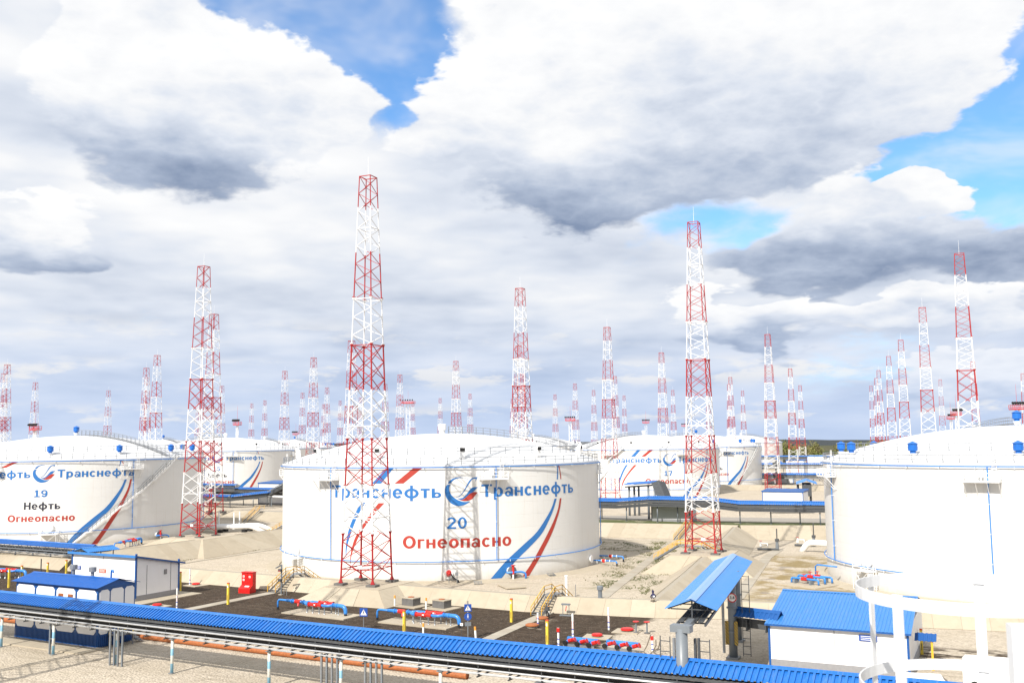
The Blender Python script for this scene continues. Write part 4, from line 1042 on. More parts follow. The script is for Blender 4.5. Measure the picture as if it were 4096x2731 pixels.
rack('pipe rack with long sloping blue roof beside tank 15', [(-250, 235, 6.6), (-231., 235.2, 6.5), (-222., 243.7, 7.6)], 2.5, .9, [(-231.2, 235.), (-229.8, 244.), (-222.4, 243.9), (-240, 235.2)], half=1.7, drop=.5, w=2.)
rack('flat blue topped cable rack between tank 15 and the sloping rack', [(-275, 246, 8.4), (-215, 246.5, 8.3)], 2.5, 1.6, [(-262, 246), (-250, 246), (-236, 246), (-226, 246.4)], half=1.6, drop=.5, w=2.)
rack('thin blue roofed rack at the foot of tank 15', [(-285, 242, 9.9), (-233, 240., 9.7)], 2.5, 1.2, [(-270, 241.6), (-255, 241)], half=1.4, drop=.4, w=2.)

# dark inclined cable gallery by tank 15
g_ = thing('inclined_gallery', 'dark inclined cable gallery running up behind tank 20, left side', 'gallery', (-222, 243.5, 2.5))
mb = MB().hexa([(0, -1.2, 3.4), (14, -.5, 9.4), (14, 1.9, 9.4), (0, 1.2, 3.4)], [(0, -1.2, 4.6), (14, -.5, 10.8), (14, 1.9, 10.8), (0, 1.2, 4.6)])
obj('trough', mb, GREYD, g_)
mb = MB()
for y in (-1.4, -.1, 1.4): mb.bar((0, y, 4.9), (14, y + .6, 11.1), .1, .3)
obj('side_rails', mb, GREY, g_)
for x, z in ((.6, 3.6), (9., 7.2)): obj('post', MB().tube((x, 0, 0), (x, 0, z), .16, 8), GREYC, g_)

# ------------------------------------------------------------------ tall canopy bridge in the foreground
def ladder(parent, x, y, z0, z1, w=.5, ax='x', m_=None, cage=False, nm='ladder'):
    mb = MB(); dx, dy = (w / 2, 0) if ax == 'x' else (0, w / 2)
    for s in (-1, 1): mb.bar((x + s * dx, y + s * dy, z0), (x + s * dx, y + s * dy, z1), .06)
    n = int((z1 - z0) / .75)
    for k in range(n + 1): z = z0 + .2 + k * .75; mb.bar((x - dx, y - dy, z), (x + dx, y + dy, z), .055)
    return obj(nm, mb, m_ or GREY, parent)
cb = thing('canopy_bridge', 'tall pipe bridge with gabled blue roof on round grey columns', 'pipe bridge', (-25.2, 73.4, 1.0), 0, 'gabled canopy bridges')
A0, A1 = Vector((-.3, 2.7, 9.05)), Vector((-5.9, 34.5, 9.05))
gable_roof(cb, A0, A1, 2.05, .75, .62, 2, .035, ROOFB2, cap=False)
sd_ = (A1 - A0).normalized(); sdn = Vector((-sd_.y, sd_.x, 0))
rc = MB(); a = [A0 - sdn * .42 + Vector((0, 0, -.07)), A0 + Vector((0, 0, .09)), A0 + sdn * .42 + Vector((0, 0, -.07))]; b = [q + (A1 - A0) for q in a]
rc._add(a + b, [(0, 3, 4, 1), (1, 4, 5, 2)]); obj('ridge_cap', rc, mat('ridge_pale_blue', (.22, .38, .72), .35), cb)
fr = MB(); n = 13
for k in range(n):
    p = A0.lerp(A1, (k + .3) / n)
    for s in (-1, 1): fr.bar(p + Vector((0, 0, -.12)), p + sdn * s * 1.95 + Vector((0, 0, -.82)), .09, .14)
    fr.bar(p + sdn * -1.7 + Vector((0, 0, -.85)), p + sdn * 1.7 + Vector((0, 0, -.85)), .08); fr.bar(p + Vector((0, 0, -.1)), p + Vector((0, 0, -1.9)), .1)
    fr.bar(p + sdn * -1.1 + Vector((0, 0, -1.9)), p + sdn * 1.1 + Vector((0, 0, -1.9)), .1)
for s in (-1.7, -.8, .8, 1.7): fr.bar(A0 + sdn * s + Vector((0, 0, -.12 - abs(s) * .36)), A1 + sdn * s + Vector((0, 0, -.12 - abs(s) * .36)), .08)
for s in (-1.1, 1.1): fr.bar(A0 + sdn * s + Vector((0, 0, -1.9)), A1 + sdn * s + Vector((0, 0, -1.9)), .14, .22)
obj('roof_frame', fr, GREYD, cb)
for s in (-.75, -.25, .25, .75):
    obj('cable_tray', MB().bar(A0 + sdn * s + Vector((0, 0, -1.65)), A1 + sdn * s + Vector((0, 0, -1.65)), .4, .12), GREYD, cb)
for (x, y), hz, r in (((1.0, -3.4), 8.0, .44), ((-3.35, 24.6), 8.3, .42), ((-5.2, 33.), 8.0, .40)):
    c = obj('column', MB().tube((x, y, 0), (x, y, hz), r, 20), GREYC, cb, smooth=True)
    obj('column_head', MB().box((x, y, hz), (1.5, .8, .5)), GREYC, c); obj('column_base', MB().box((x, y, .1), (1.2, 1.2, .2)), GREY, c)
    for hh in (2.6, 4.9): obj('collar', MB().lathe([(r + .01, 0), (r + .13, 0), (r + .13, .12), (r + .01, .12)], 16, (x, y, hh)), GREYC, c)
# near end portal between column and first frame
obj('end_beam', MB().bar((1., -3.6, 7.7), (-.3, 2.9, 7.4), .5, .4), GREYC, cb)
lad = MB()
for x, y, z0, z1 in ((-.35, -3.2, 0, 7.3), (2.3, -2.1, 0, 7.1), (-1.9, 24.4, .4, 8.2)):
    ladder(cb, x, y, z0, z1, .75, m_=GREYD)
for x0, y0 in ((.3, -3.1), (1.75, -2.6), (1.95, -2.4)): obj('riser_tray', MB().box((x0, y0, 3.6), (.16, .24, 7.2)), GREYD if x0 > 1 else GREY, cb)
obj('riser_tray', MB().box((-4.1, 24.0, 4.6), (.22, .2, 8.)), GREY, cb)
hz_ = MB()
for s in (-1, 1): hz_.box((-3.35 + s * .46, 24.2, 2.55), (.34, .12, 2.3))
obj('hazard_board', hz_, HAZ, cb)
sg = obj('clearance_sign', MB().lathe([(0, .03), (.46, .03), (.46, 0)], 20), SIGNW, cb); sg.matrix_local = Matrix.Translation((-3.15, 24.1, 6.0)) @ Matrix.Rotation(R(90), 4, 'X')
rr = obj('sign_rim', MB().lathe([(.36, .045), (.46, .045)], 20), REDV, sg)
tx = flat_text('3,4', .5, .3); obj('sign_text', MB(), None) if False else None
so = obj('sign_text', tx, NAVY, cb, loc=(-3.15, 24.05, 6.0))
# blue ribbed bridge from the column to the hut
lb_ = thing('link_bridge', 'short dark blue ribbed duct bridge between grey column and hut', 'pipe bridge', (-28.2, 98.2, 1.0))
gable_roof(lb_, (0, .4, 4.95), (4.6, -.6, 4.95), 1.0, .75, .46, 1, .05, BLUED)
obj('beam', MB().box((2.2, -.1, 3.5), (5.2, .5, .8), R(-12)), GREYD, lb_)
obj('stiffeners', MB().box((1.2, -.2, 3.4), (.12, .7, 1.), R(-12)).box((3.2, -.6, 3.4), (.12, .7, 1.), R(-12)), GREYD, lb_)

# portal canopy over the racks in front of tank 17
pc = thing('canopy_portal', 'raised blue roofed pipe portal in front of tank 17', 'pipe bridge', (-94, 240, 2.5), 0, 'gabled canopy bridges')
gable_roof(pc, (-6.2, 9.5, 8.7), (6.8, -2.5, 9.9), 1.9, .6, 1.4, 3, .05)
gable_roof(pc, (6.8, -2.5, 9.9), (9.8, -5.8, 5.6), 1.9, .5, 1.4, 3, .05, GREYD)
bm = MB()
for s in (-.9, 0, .9): bm.bar((-6 + s * .7, 9.3 + s * .7, 7.6), (6.6 + s * .7, -2.7 + s * .7, 8.8), .35, .35)
obj('trays', bm, GREYD, pc)
for x, y, h in ((-4.2, 8.9, 7.8), (-5.4, 8.2, 7.6), (-3.2, 9.6, 7.8), (3.4, -.6, 8.4), (6.0, -3., 8.6)):
    obj('column', MB().tube((x, y, 0), (x, y, h), .3, 10), GREYC, pc, smooth=True)
# second canopy on columns right of the mid white building
p2 = thing('canopy_portal', 'dark columned pipe portal with small blue gable roof, right of the sheds', 'pipe bridge', (-66.3, 306, 2.0), 0, 'gabled canopy bridges')
gable_roof(p2, (2.4, -4., 7.9), (-1.6, 14, 7.9), 3.0, 1.0, 1.4, 3, .05, ROOFB2)
obj('gallery', MB().box((.4, 5, 5.0), (2.6, 17, 3.4), R(12.5)), GREYD, p2)
for x, y in ((1.6, -3), (-.6, -2.4), (3., -2.), (.2, 6)): obj('column', MB().tube((x, y, 0), (x, y, 6.8), .35, 10), GREYD if x != 1.6 else GREYC, p2, smooth=True)
p3 = thing('canopy_portal', 'small blue gable roof beside the farthest white tank wall', 'pipe bridge', (-112.8, 470, .5), 0, 'gabled canopy bridges')
gable_roof(p3, (0, -4, 12.8), (-2.5, 8, 12.8), 3.2, 2.4, 1.6, 3, .05)
for x, y in ((0, -3), (-2, 6)): obj('column', MB().tube((x, y, 0), (x, y, 11.5), .35, 10), GREYD, p3, smooth=True)
obj('gallery', MB().box((-1, 2, 9.4), (3, 12, 2.4), R(12)), GREYD, p3)

# ------------------------------------------------------------------ buildings
def lap_wall(p, q, z0, z1, z1b=None, lap=.22, proud=.03):
    """horizontal lapped siding between plan points p and q (outside on the right of p->q)"""
    p, q = Vector(p), Vector(q); z1b = z1 if z1b is None else z1b; e = (q - p).normalized(); n = Vector((e.y, -e.x)); mb = MB(); z = z0
    top = max(z1, z1b)
    while z < top - .02:
        zz = min(z + lap, top); L = (q - p).length
        def fx(zq):      # length along the wall up to where it is still below a sloping top
            if abs(z1 - z1b) < 1e-6: return 1.
            return max(0., min(1., (zq - z1) / (z1b - z1)))
        f = 1. if zz <= min(z1, z1b) else fx(zz)
        a, b = (p, p + e * L * f) if z1 > z1b or f == 1. else (p + e * L * f, q)
        a3 = lambda w, h, o: (w.x + n.x * o, w.y + n.y * o, h)
        mb._add([a3(a, z, proud), a3(b, z, proud), a3(b, zz, .0), a3(a, zz, .0), a3(a, z, 0.), a3(b, z, 0.)], [(0, 1, 2, 3), (4, 5, 1, 0)])
        z = zz
    return mb
def plate_sign(parent, c, w, h, m_, rz=0., lines=3, txt=None):
    s = obj('notice_sign', MB().box((0, 0, 0), (w, .05, h)), m_, parent, loc=c, rz=rz)
    for k in range(lines):
        zz = h * (.28 - .28 * k); t_ = txt[k] if txt else None
        if t_: obj('lettering', flat_text(t_, w * .82, h * .16), SIGNW, s, loc=(0, -.03, zz))
        else: obj('lettering', MB().box((0, -.03, zz), (w * .8, .01, h * .1)), SIGNW, s)
    return s
wb = thing('white_building', 'large white shed with blue trim and sloping roof, left', 'building', (-125.9, 96.7, 1.0))
W_, D_, zf, zb_ = 13.3, 7.7, 6.15, 4.55
obj('core', MB().hexa([(0.05, .05, 0), (W_ - .05, .05, 0), (W_ - .05, D_ - .05, 0), (.05, D_ - .05, 0)], [(0.05, .05, zf), (W_ - .05, .05, zf), (W_ - .05, D_ - .05, zb_), (.05, D_ - .05, zb_)]), SIDING, wb)
obj('front_wall', lap_wall((0, 0), (W_, 0), .85, zf), SIDING, wb); obj('side_wall', lap_wall((W_, 0), (W_, D_), .85, zf, zb_), SIDING, wb)
obj('plinth', MB().box((W_ / 2, D_ / 2, .42), (W_ + .16, D_ + .16, .86)), PLINTH, wb)
rf = obj('roof', MB().hexa([(-.4, -.5, zf + .06), (W_ + .5, -.5, zf + .06), (W_ + .5, D_ + .8, zb_ - .16), (-.4, D_ + .8, zb_ - .16)], [(-.4, -.5, zf + .3), (W_ + .5, -.5, zf + .3), (W_ + .5, D_ + .8, zb_ + .06), (-.4, D_ + .8, zb_ + .06)]), BLUED, wb)
obj('fascia', MB().box((W_ / 2, -.54, zf + .16), (W_ + .9, .08, .34)), ROOFB2, rf)
for x, y in ((0, 0), (W_, 0), (W_, D_)): obj('corner_trim', MB().box((x, y, (zf + .8) / 2), (.22, .22, (zf if y == 0 else zb_) - .05 if x < 99 else 1)), BLUED, wb, loc=(0, 0, .1 if y == 0 else -.6))
plate_sign(wb, (1.15, -.1, 4.2), 1.5, .52, SIGNB); plate_sign(wb, (6.5, -.1, 4.0), 1.4, .52, SIGNR)
obj('panel_joint', MB().box((6.6, -.03, 3.5), (.05, .05, 5.2)), PLINTH, wb)
for y in (1.9, 6.2): obj('panel_joint', MB().box((W_ + .03, y, 2.7), (.05, .06, 4.4)), PLINTH, wb)
obj('wall_grille', MB().box((W_ + .06, 5.2, 3.6), (.08, .5, .7)), GREY, wb); obj('meter_box', MB().box((2.4, -.12, 2.4), (.3, .15, .7)), GREY, wb)

ch = thing('container_hut', 'blue framed container hut with white panels behind the foreground rack', 'hut', (-105., 73.3, 1.0))
W_, D_, H_ = 13.9, 4.9, 6.35
obj('frame', MB().box((W_ / 2, D_ / 2, (H_ + 1.2) / 2), (W_, D_, H_ - 1.2)), mat('hut_blue', (.012, .075, .24), .4, var=.15), ch)
def octo(w, h, c): return [(-w / 2 + c, -h / 2), (w / 2 - c, -h / 2), (w / 2, -h / 2 + c), (w / 2, h / 2 - c), (w / 2 - c, h / 2), (-w / 2 + c, h / 2), (-w / 2, h / 2 - c), (-w / 2, -h / 2 + c)]
def octo_panel(w, h, c=.35):
    P_ = octo(w, h, c); mb = MB(); n = 8
    mb._add([(x, 0, z) for x, z in P_] + [(x, -.06, z) for x, z in P_], [tuple(range(n, 2 * n))] + [(i, (i + 1) % n, n + (i + 1) % n, n + i) for i in range(n)]); return mb
pm = octo_panel(3.12, 4.7).mesh('panel'); pm.materials.append(SIDING)
for k in range(4): obj('panel', pm, None, ch, loc=(1.75 + 3.46 * k, -.0, 3.75))
for y, w in ((.8, 1.25), (2.45, 1.7), (4.1, 1.25)): obj('panel', octo_panel(w, 4.7, .25), SIDING, ch, loc=(W_, y, 3.75), rz=R(90))
sk = MB(); sk.box((W_ / 2, D_ / 2, .75), (W_ - .3, D_ - .3, 1.3))
for k in range(64): sk.box((.1 + k * W_ / 64, -.02, .72), (.09, .07, 1.35))
for k in range(20): sk.box((W_ + .02, .1 + k * D_ / 20, .72), (.07, .09, 1.35))
obj('skirting', sk, BLUED, ch)
gable_roof(ch, (-.35, D_ / 2, H_ + .75), (W_ + .35, D_ / 2, H_ + .75), D_ / 2 + .45, .7, 1.3, 5, .03, mat('hut_roof_blue', (.012, .11, .42), .4, var=.12))
obj('gable_end', MB()._add([(W_ + .02, -.1, H_), (W_ + .02, D_ + .1, H_), (W_ + .02, D_ / 2, H_ + .62), (W_ - .1, -.1, H_), (W_ - .1, D_ + .1, H_), (W_ - .1, D_ / 2, H_ + .62)], [(0, 1, 2), (5, 4, 3), (0, 2, 5, 3), (1, 4, 5, 2)]) or None, None, ch) if False else None
ge = MB(); ge._add([(W_ + .02, -.1, H_), (W_ + .02, D_ + .1, H_), (W_ + .02, D_ / 2, H_ + .66), (W_ - .1, -.1, H_), (W_ - .1, D_ + .1, H_), (W_ - .1, D_ / 2, H_ + .66)], [(0, 1, 2), (5, 4, 3), (0, 2, 5, 3), (1, 4, 5, 2)]); obj('gable_end', ge, BLUED, ch)
for x in (7.9, 9.5):
    v = obj('cable_entry', MB().box((x, -.08, 5.0), (.75, .14, .95)), BROWN, ch)
    mb = MB()
    for j in range(7): mb.path([(x - .25 + .08 * j, -.1, 5.2), (x - .3 + .08 * j, -.8, 5.0 - .05 * j), (x - .9, -2.6, 4.6)], .05, 5)
    obj('cable_bundle', mb, BLACK, v)
for x, y in ((5.6, 3.2), (9.6, 2.6)):
    v = obj('roof_vent', MB().tube((x, y, H_ + .4), (x, y, H_ + 1.3), .2, 10), GREY, ch, smooth=False); obj('vent_hood', MB().tube((x, y, H_ + 1.25), (x, y, H_ + 1.75), .42, 12), GREY, v)
obj('gooseneck', MB().path([(12.2, 3., H_ + .5), (12.2, 3., H_ + 1.2), (12.3, 2.95, H_ + 1.5), (12.55, 2.9, H_ + 1.55), (12.75, 2.85, H_ + 1.3)], .1, 8), BLUEL, ch, smooth=True)
st = MB(); st.box((W_ + .9, 2.4, 1.25), (1.6, 2.2, .1))
for k in range(5): st.box((W_ + .9, 3.7 + .3 * k, 1.1 - .24 * k), (1.0, .28, .06))
for x, y in ((W_ + .2, 1.4), (W_ + 1.6, 1.4), (W_ + 1.6, 3.4)): st.bar((x, y, 0), (x, y, 1.25), .1)
s_ = obj('entry_stair', st, GREY, ch); yr_ = MB()
for x, y in ((W_ + .2, 1.4), (W_ + 1.6, 1.4), (W_ + 1.6, 3.4)): yr_.bar((x, y, 1.25), (x, y, 2.4), .07)
for h in (1.8, 2.4): yr_.bar((W_ + .2, 1.4, h), (W_ + 1.6, 1.4, h), .08); yr_.bar((W_ + 1.6, 1.4, h), (W_ + 1.6, 3.4, h), .08)
obj('handrail', yr_, YELP, s_)
obj('door', MB().box((W_ + .06, 2.4, 2.2), (.08, 1., 2.)), BLUED, ch)

rb = thing('blue_roofed_hut', 'white hut with big blue ribbed roof, lower right', 'hut', (-24.45, 96.2, 1.0), R(2))
W_, D_, H_ = 12.4, 17.6, 4.0
obj('core', MB().box((W_ / 2, D_ / 2, H_ / 2), (W_ - .1, D_ - .1, H_)), SIDING, rb)
obj('front_wall', lap_wall((0, 0), (W_, 0), .75, H_), SIDING, rb); obj('side_wall', lap_wall((0, D_), (0, 0), .75, H_), SIDING, rb)
obj('plinth', MB().box((W_ / 2, D_ / 2, .37), (W_ + .16, D_ + .16, .76)), PLINTH, rb)
gable_roof(rb, (-.35, D_ / 2, H_ + 2.0), (W_ + .35, D_ / 2, H_ + 2.0), D_ / 2 + .45, 1.95, .65, 2, .04, ROOFB2)
obj('eave_trim', MB().box((W_ / 2, -.42, H_ - .02), (W_ + .7, .1, .16)), BLUED, rb)
for x in (0, W_): obj('corner_trim', MB().box((x, 0, H_ / 2), (.2, .2, H_ - .1)), BLUED, rb)
plate_sign(rb, (9.0, -.1, 3.35), 1.6, .55, SIGNB)
obj('panel_joint', MB().box((6.0, -.03, 2.3), (.05, .05, 3.)), PLINTH, rb)
gable_roof(rb, (W_ + .2, 5.2, 3.2), (W_ + 2.1, 5.2, 3.2), 1.0, .55, .4, 1, .05, BLUED, sides=(-1,), cap=False)
obj('porch_post', MB().box((W_ + 1.7, 4.4, 1.3), (.18, .18, 2.6)), YEL, rb)

def shed(label, c, size, rz=0., roof=BLUED, wall=SIDING, signs=False, cat='shed', over=.3, plinth=True):
    w, d, h = size; t = thing('shed', label, cat, c, rz, 'distant sheds')
    obj('wall', MB().box((w / 2, d / 2, h / 2), (w, d, h)), wall, t)
    if plinth: obj('plinth', MB().box((w / 2, d / 2, .3), (w + .1, d + .1, .6)), PLINTH, t)
    obj('roof', MB().hexa([(-over, -over, h + .02), (w + over, -over, h + .02), (w + over, d + over, h + .02), (-over, d + over, h + .02)], [(-over, -over, h + .3), (w + over, -over, h + .3), (w + over, d + over, h + .75), (-over, d + over, h + .75)]), roof, t)
    for x in (0, w): obj('corner_trim', MB().box((x, 0, h / 2), (.2, .2, h)), roof, t)
    if signs:
        plate_sign(t, (1.2, -.06, h * .45), 1.1, .4, SIGNB, lines=2); plate_sign(t, (w * .5, -.06, h * .45), 1.1, .4, SIGNR, lines=2)
    return t
shed('grey shed under the kinked rack behind tank 20', (-87.8, 234.0, 2.5), (9.9, 5., 3.9), wall=mat('grey_siding', (.50, .51, .50), .5, var=.06), roof=GREYD)
shed('white shed with two small signs behind the kinked rack', (-74.2, 290, 1.6), (11.6, 7, 5.5), signs=True)
shed('grey-white shed under the distant rack right of tank 17', (-121., 484, .5), (12.2, 6, 4.2), roof=ROOFB2, wall=mat('pale_siding', (.58, .58, .58), .5))
shed('white hut behind the farther rack, below the trees', (-129.4, 560, .5), (9.8, 7, 9.6))
shed('small white hut with blue roof at the foot of the trees', (-128, 610, .5), (10, 7, 11), roof=ROOFB2)
shed('white shed with blue edged roof at the foot of tank 15', (-234, 251, 2.5), (11, 8, 7.), R(3))

# ------------------------------------------------------------------ blue fire-water manifolds with red valves
def bend(pts, r, n=10, seg=5, rad=.45):
    """round the corners of a pipe run"""
    P_ = [Vector(p) for p in pts]; out = [P_[0]]
    for i in range(1, len(P_) - 1):
        a = (P_[i - 1] - P_[i]).normalized() * rad; b = (P_[i + 1] - P_[i]).normalized() * rad
        for k in range(seg + 1):
            t = k / seg; out.append(P_[i] + a * (1 - t) ** 2 + b * t ** 2)
    out.append(P_[-1]); return MB().path(out, r, n)
def manifold(label, loc, rz=0., sc=1.):
    t = thing('valve_manifold', label, 'pipe manifold', loc, rz, 'blue fire-water manifolds')
    t.scale = (sc, 1, 1)
    p = obj('inlet_pipe', bend([(0, 0, .2), (0, 0, 1.28), (3.2, 0, 1.28)], .13), BLUEL, t, smooth=True); obj('sleeve', MB().tube((0, 0, -.05), (0, 0, .3), .15, 10), BLACK, p)
    obj('main_pipe', MB().tube((1.6, 0, 1.28), (5.0, 0, 1.28), .19, 12), BLUEL, t, smooth=True)
    v = obj('check_valve', MB().tube((3.15, 0, 1.28), (4.1, 0, 1.28), .26, 12), REDV, t); obj('valve_neck', MB().tube((3.75, -.05, 1.2), (3.9, -.3, .75), .13, 8), REDV, v)
    obj('branch_pipe', bend([(4.9, 0, 1.28), (5.5, .55, 1.3), (9.4, .55, 1.3), (9.9, 0, 1.28)], .17, rad=.35), BLUEL, t, smooth=True)
    obj('branch_pipe', bend([(4.9, 0, 1.28), (5.4, -.5, 1.2), (9.2, -.5, 1.2), (9.8, 0, 1.28)], .17, rad=.35), BLUEL, t, smooth=True)
    for x0, x1, y, z in ((6.9, 9.2, .55, 1.3), (6.1, 8.2, -.5, 1.2)):
        v = obj('gate_valve', MB().tube((x0, y, z), (x1, y, z), .24, 12), REDV, t, smooth=False)
        for x in (x0, x1, x0 + .9, x0 + 1.3): obj('flange', MB().tube((x - .05, y, z), (x + .05, y, z), .31, 12), REDV, v)
        obj('label_plate', MB().box(((x0 + x1) / 2, y - .24, z + .04), (.45, .03, .14)), SIGNW, v)
    p = obj('outlet_pipe', bend([(9.7, 0, 1.28), (11.8, 0, 1.28), (11.8, 0, .35)], .24, rad=.75, seg=7), BLUEL, t, smooth=True); obj('sleeve', MB().tube((11.8, 0, -.05), (11.8, 0, .45), .2, 10), BLACK, p)
    for x in (2.6, 4.6, 5.9, 9.7, 10.4): obj('flange', MB().tube((x - .05, 0 if x < 5 or x > 9.5 else -.5, 1.26), (x + .05, 0 if x < 5 or x > 9.5 else -.5, 1.26), .3, 12), BLUEL, t)
    for x, y in ((5.1, .2), (5.7, -.5), (6.7, -.5), (7.8, -.5), (8.7, -.5), (8.9, .55), (9.7, .5), (10.6, 0)):
        s = obj('support', MB().tube((x, y, .05), (x, y, 1.0), .08, 8).tube((x, y, .02), (x, y, .25), .2, 8, .09), GREY, t); obj('saddle', MB().box((x, y, 1.02), (.5, .35, .06)), GREY, s)
    return t
m1 = manifold('blue pipe manifold with red valves, nearest the red cabinet', (-90.4, 100.9, 1.0), R(-3.5), 1.0)
dup(m1, (-73.7, 100.15, 1.0), R(.5), 'blue pipe manifold with red valves in the middle of the soil')['category'] = 'pipe manifold'
dup(m1, (-161, 104.4, 1.0), R(7), 'blue pipe manifold with red valves left of the big white building')
dup(m1, (-174.0, 143.6, .9), R(112), 'blue pipe manifold with red valves at the foot of tank 19')
def small_group(label, loc):
    t = thing('hydrant_group', label, 'hydrants', loc, R(-2), 'hydrant groups')
    obj('header_pipe', MB().tube((-.2, .9, .85), (3.4, .9, .85), .26, 12), BLUEL, t, smooth=True)
    obj('channel_beam', MB().box((1.6, -.25, .42), (3.6, .08, .32)), GREY, t)
    for x in (.7, 2.6): obj('post', MB().tube((x, 0, -.1), (x, 0, .5), .1, 8), GREY, t)
    for x in (.25, 1.65, 3.0):
        n = obj('hose_outlet', MB().tube((x, .9, .8), (x - .1, -.35, .72), .17, 10), BLUEL, t); obj('outlet_cap', MB().tube((x - .1, -.35, .72), (x - .12, -.6, .7), .24, 10), BLACK, n)
        v = obj('valve', MB().tube((x + .05, .1, .8), (x + .55, .0, .98), .2, 10), REDV, t); obj('handwheel', MB().tube((x + .8, 0, 1.0), (x + .87, 0, 1.03), .26, 12), REDV, v); obj('spindle', MB().tube((x + .4, 0, .95), (x + .85, 0, 1.02), .05, 6), REDV, v)
    obj('drain_leg', MB().tube((1.2, .9, -.1), (1.2, .9, .7), .19, 10), BLUED, t)
    return t
g1 = small_group('group of blue hose outlets with red handwheels, left of two', (-45.6, 95.1, 1.0))
dup(g1, (-41.2, 95.3, 1.0), R(-2), 'group of blue hose outlets with red handwheels, right of two by the dead twigs')

# pipework hugging the tanks
def riser(label, base, d, z=.9, r=.12):
    t = thing('hydrant_pipe', label, 'pipe', base, math.atan2(d[1], d[0]), 'blue riser pipes at tank 20')
    obj('pipe', bend([(-2.6, 0, 4.2), (-2.6, 0, z), (3.0, 0, z), (3.0, 0, .45)], r, rad=.4), BLUEL, t, smooth=True); obj('sleeve', MB().tube((3.0, 0, -.1), (3.0, 0, .5), r + .02, 10), BLACK, t)
    v = obj('valve', MB().tube((.2, 0, z), (.75, 0, z), .26, 10), REDV, t); obj('valve_neck', MB().tube((.45, 0, z), (.6, -.25, z - .35), .12, 8), REDV, v)
    for x in (.1, .85, 1.7): obj('flange', MB().tube((x - .05, 0, z), (x + .05, 0, z), .27, 10), WHITE, t)
    obj('support', MB().tube((-.8, 0, 0), (-.8, 0, z), .09, 8), WHITE, t); obj('footing', MB().box((-.8, 0, .1), (.7, .7, .25)), BLOCK, t)
    return t
riser('blue riser pipe with red valve at tank 20, nearer of two', (-72.6, 166.9, .0), (1, .05)); riser('blue riser pipe with red valve at tank 20, farther of two', (-73.9, 173.2, 0.), (1, .08), 1.0, .14)
def on_wall(c, a, z): return (c[0] + TR_ * math.cos(a), c[1] + TR_ * math.sin(a), z)
def nozzle(label, c, a, z0, extra=True):
    t = thing('tank_nozzle', label, 'pipe valve', on_wall(c, a, z0), a)
    obj('neck', MB().tube((-.1, 0, 1.35), (.9, 0, 1.35), .55, 16), WHITE, t, smooth=False); obj('flange', MB().tube((.9, 0, 1.35), (1.05, 0, 1.35), .8, 18), GREY, t)
    v = obj('valve', MB().tube((1.4, 0, .9), (1.4, 0, 2.3), .2, 10), REDV, t); obj('handwheel', MB().tube((1.4, 0, 2.3), (1.4, 0, 2.36), .4, 12), REDV, v)
    obj('cross_pipe', bend([(1.4, -1.2, 1.2), (1.4, 1.5, 1.2), (1.6, 2.2, .95), (1.6, 2.2, .1)], .16, rad=.35), BLUEL, t, smooth=True)
    obj('support', MB().tube((1.4, 0, 0), (1.4, 0, .95), .14, 8), WHITE, t); obj('support_block', MB().box((.8, .5, .35), (.7, .8, .7)), BLOCK, t)
    return t
nozzle('grey flanged nozzle with red handwheel at the foot of tank 20', (-104.1, 162.6), R(-51.65) + 8.3 / TR_, .05)
nozzle('flanged nozzle with red valve at the foot of tank 19', (-212, 162.6), R(-2), .9)
mx = thing('tank_mixer', 'red motor mixer with cables on the wall of tank 20', 'mixer', on_wall((-104.1, 162.6), R(-51.65) - 2.1 / TR_, .05), R(-51.65) - 2.1 / TR_)
obj('manhole', MB().tube((-.1, 0, 1.2), (.35, 0, 1.2), .75, 18), WHITE, mx); obj('gearbox', MB().tube((.3, 0, 1.2), (.9, 0, 1.35), .4, 10), GREY, mx)
obj('motor', MB().tube((.8, 0, 1.3), (1.9, 0, 1.75), .42, 12), REDV, mx); obj('motor_cap', MB().tube((1.9, 0, 1.75), (2.1, 0, 1.85), .3, 12), REDV, mx)
mb = MB()
for j in range(6): mb.path([(1.0, .2 + .05 * j, 1.4), (1.5, .7, 1.0 - .1 * j), (1.8, 1.3 + .05 * j, .5), (2.0, 1.4 + .08 * j, -.1)], .04, 5)
obj('cables', mb, BLACK, mx); obj('stand', MB().tube((2.0, 0, -.1), (2.0, 0, 1.2), .06, 6).tube((2.1, 1.3, -.1), (2.1, 1.3, 2.1), .07, 6).box((2.1, 1.25, 1.5), (.3, .5, .5)), GREY, mx)
mh = obj('wall_manhole', MB().tube((-.1, 0, 1.4), (.3, 0, 1.4), .55, 18).tube((.3, 0, 1.4), (.4, 0, 1.4), .66, 18), WHITE, loc=on_wall((-104.1, 162.6), R(-51.65) + 29.35 / TR_, 0), rz=R(-51.65) + 29.35 / TR_)
tag(mh, 'round white manhole hatch at the right foot of tank 20', 'manhole hatch')
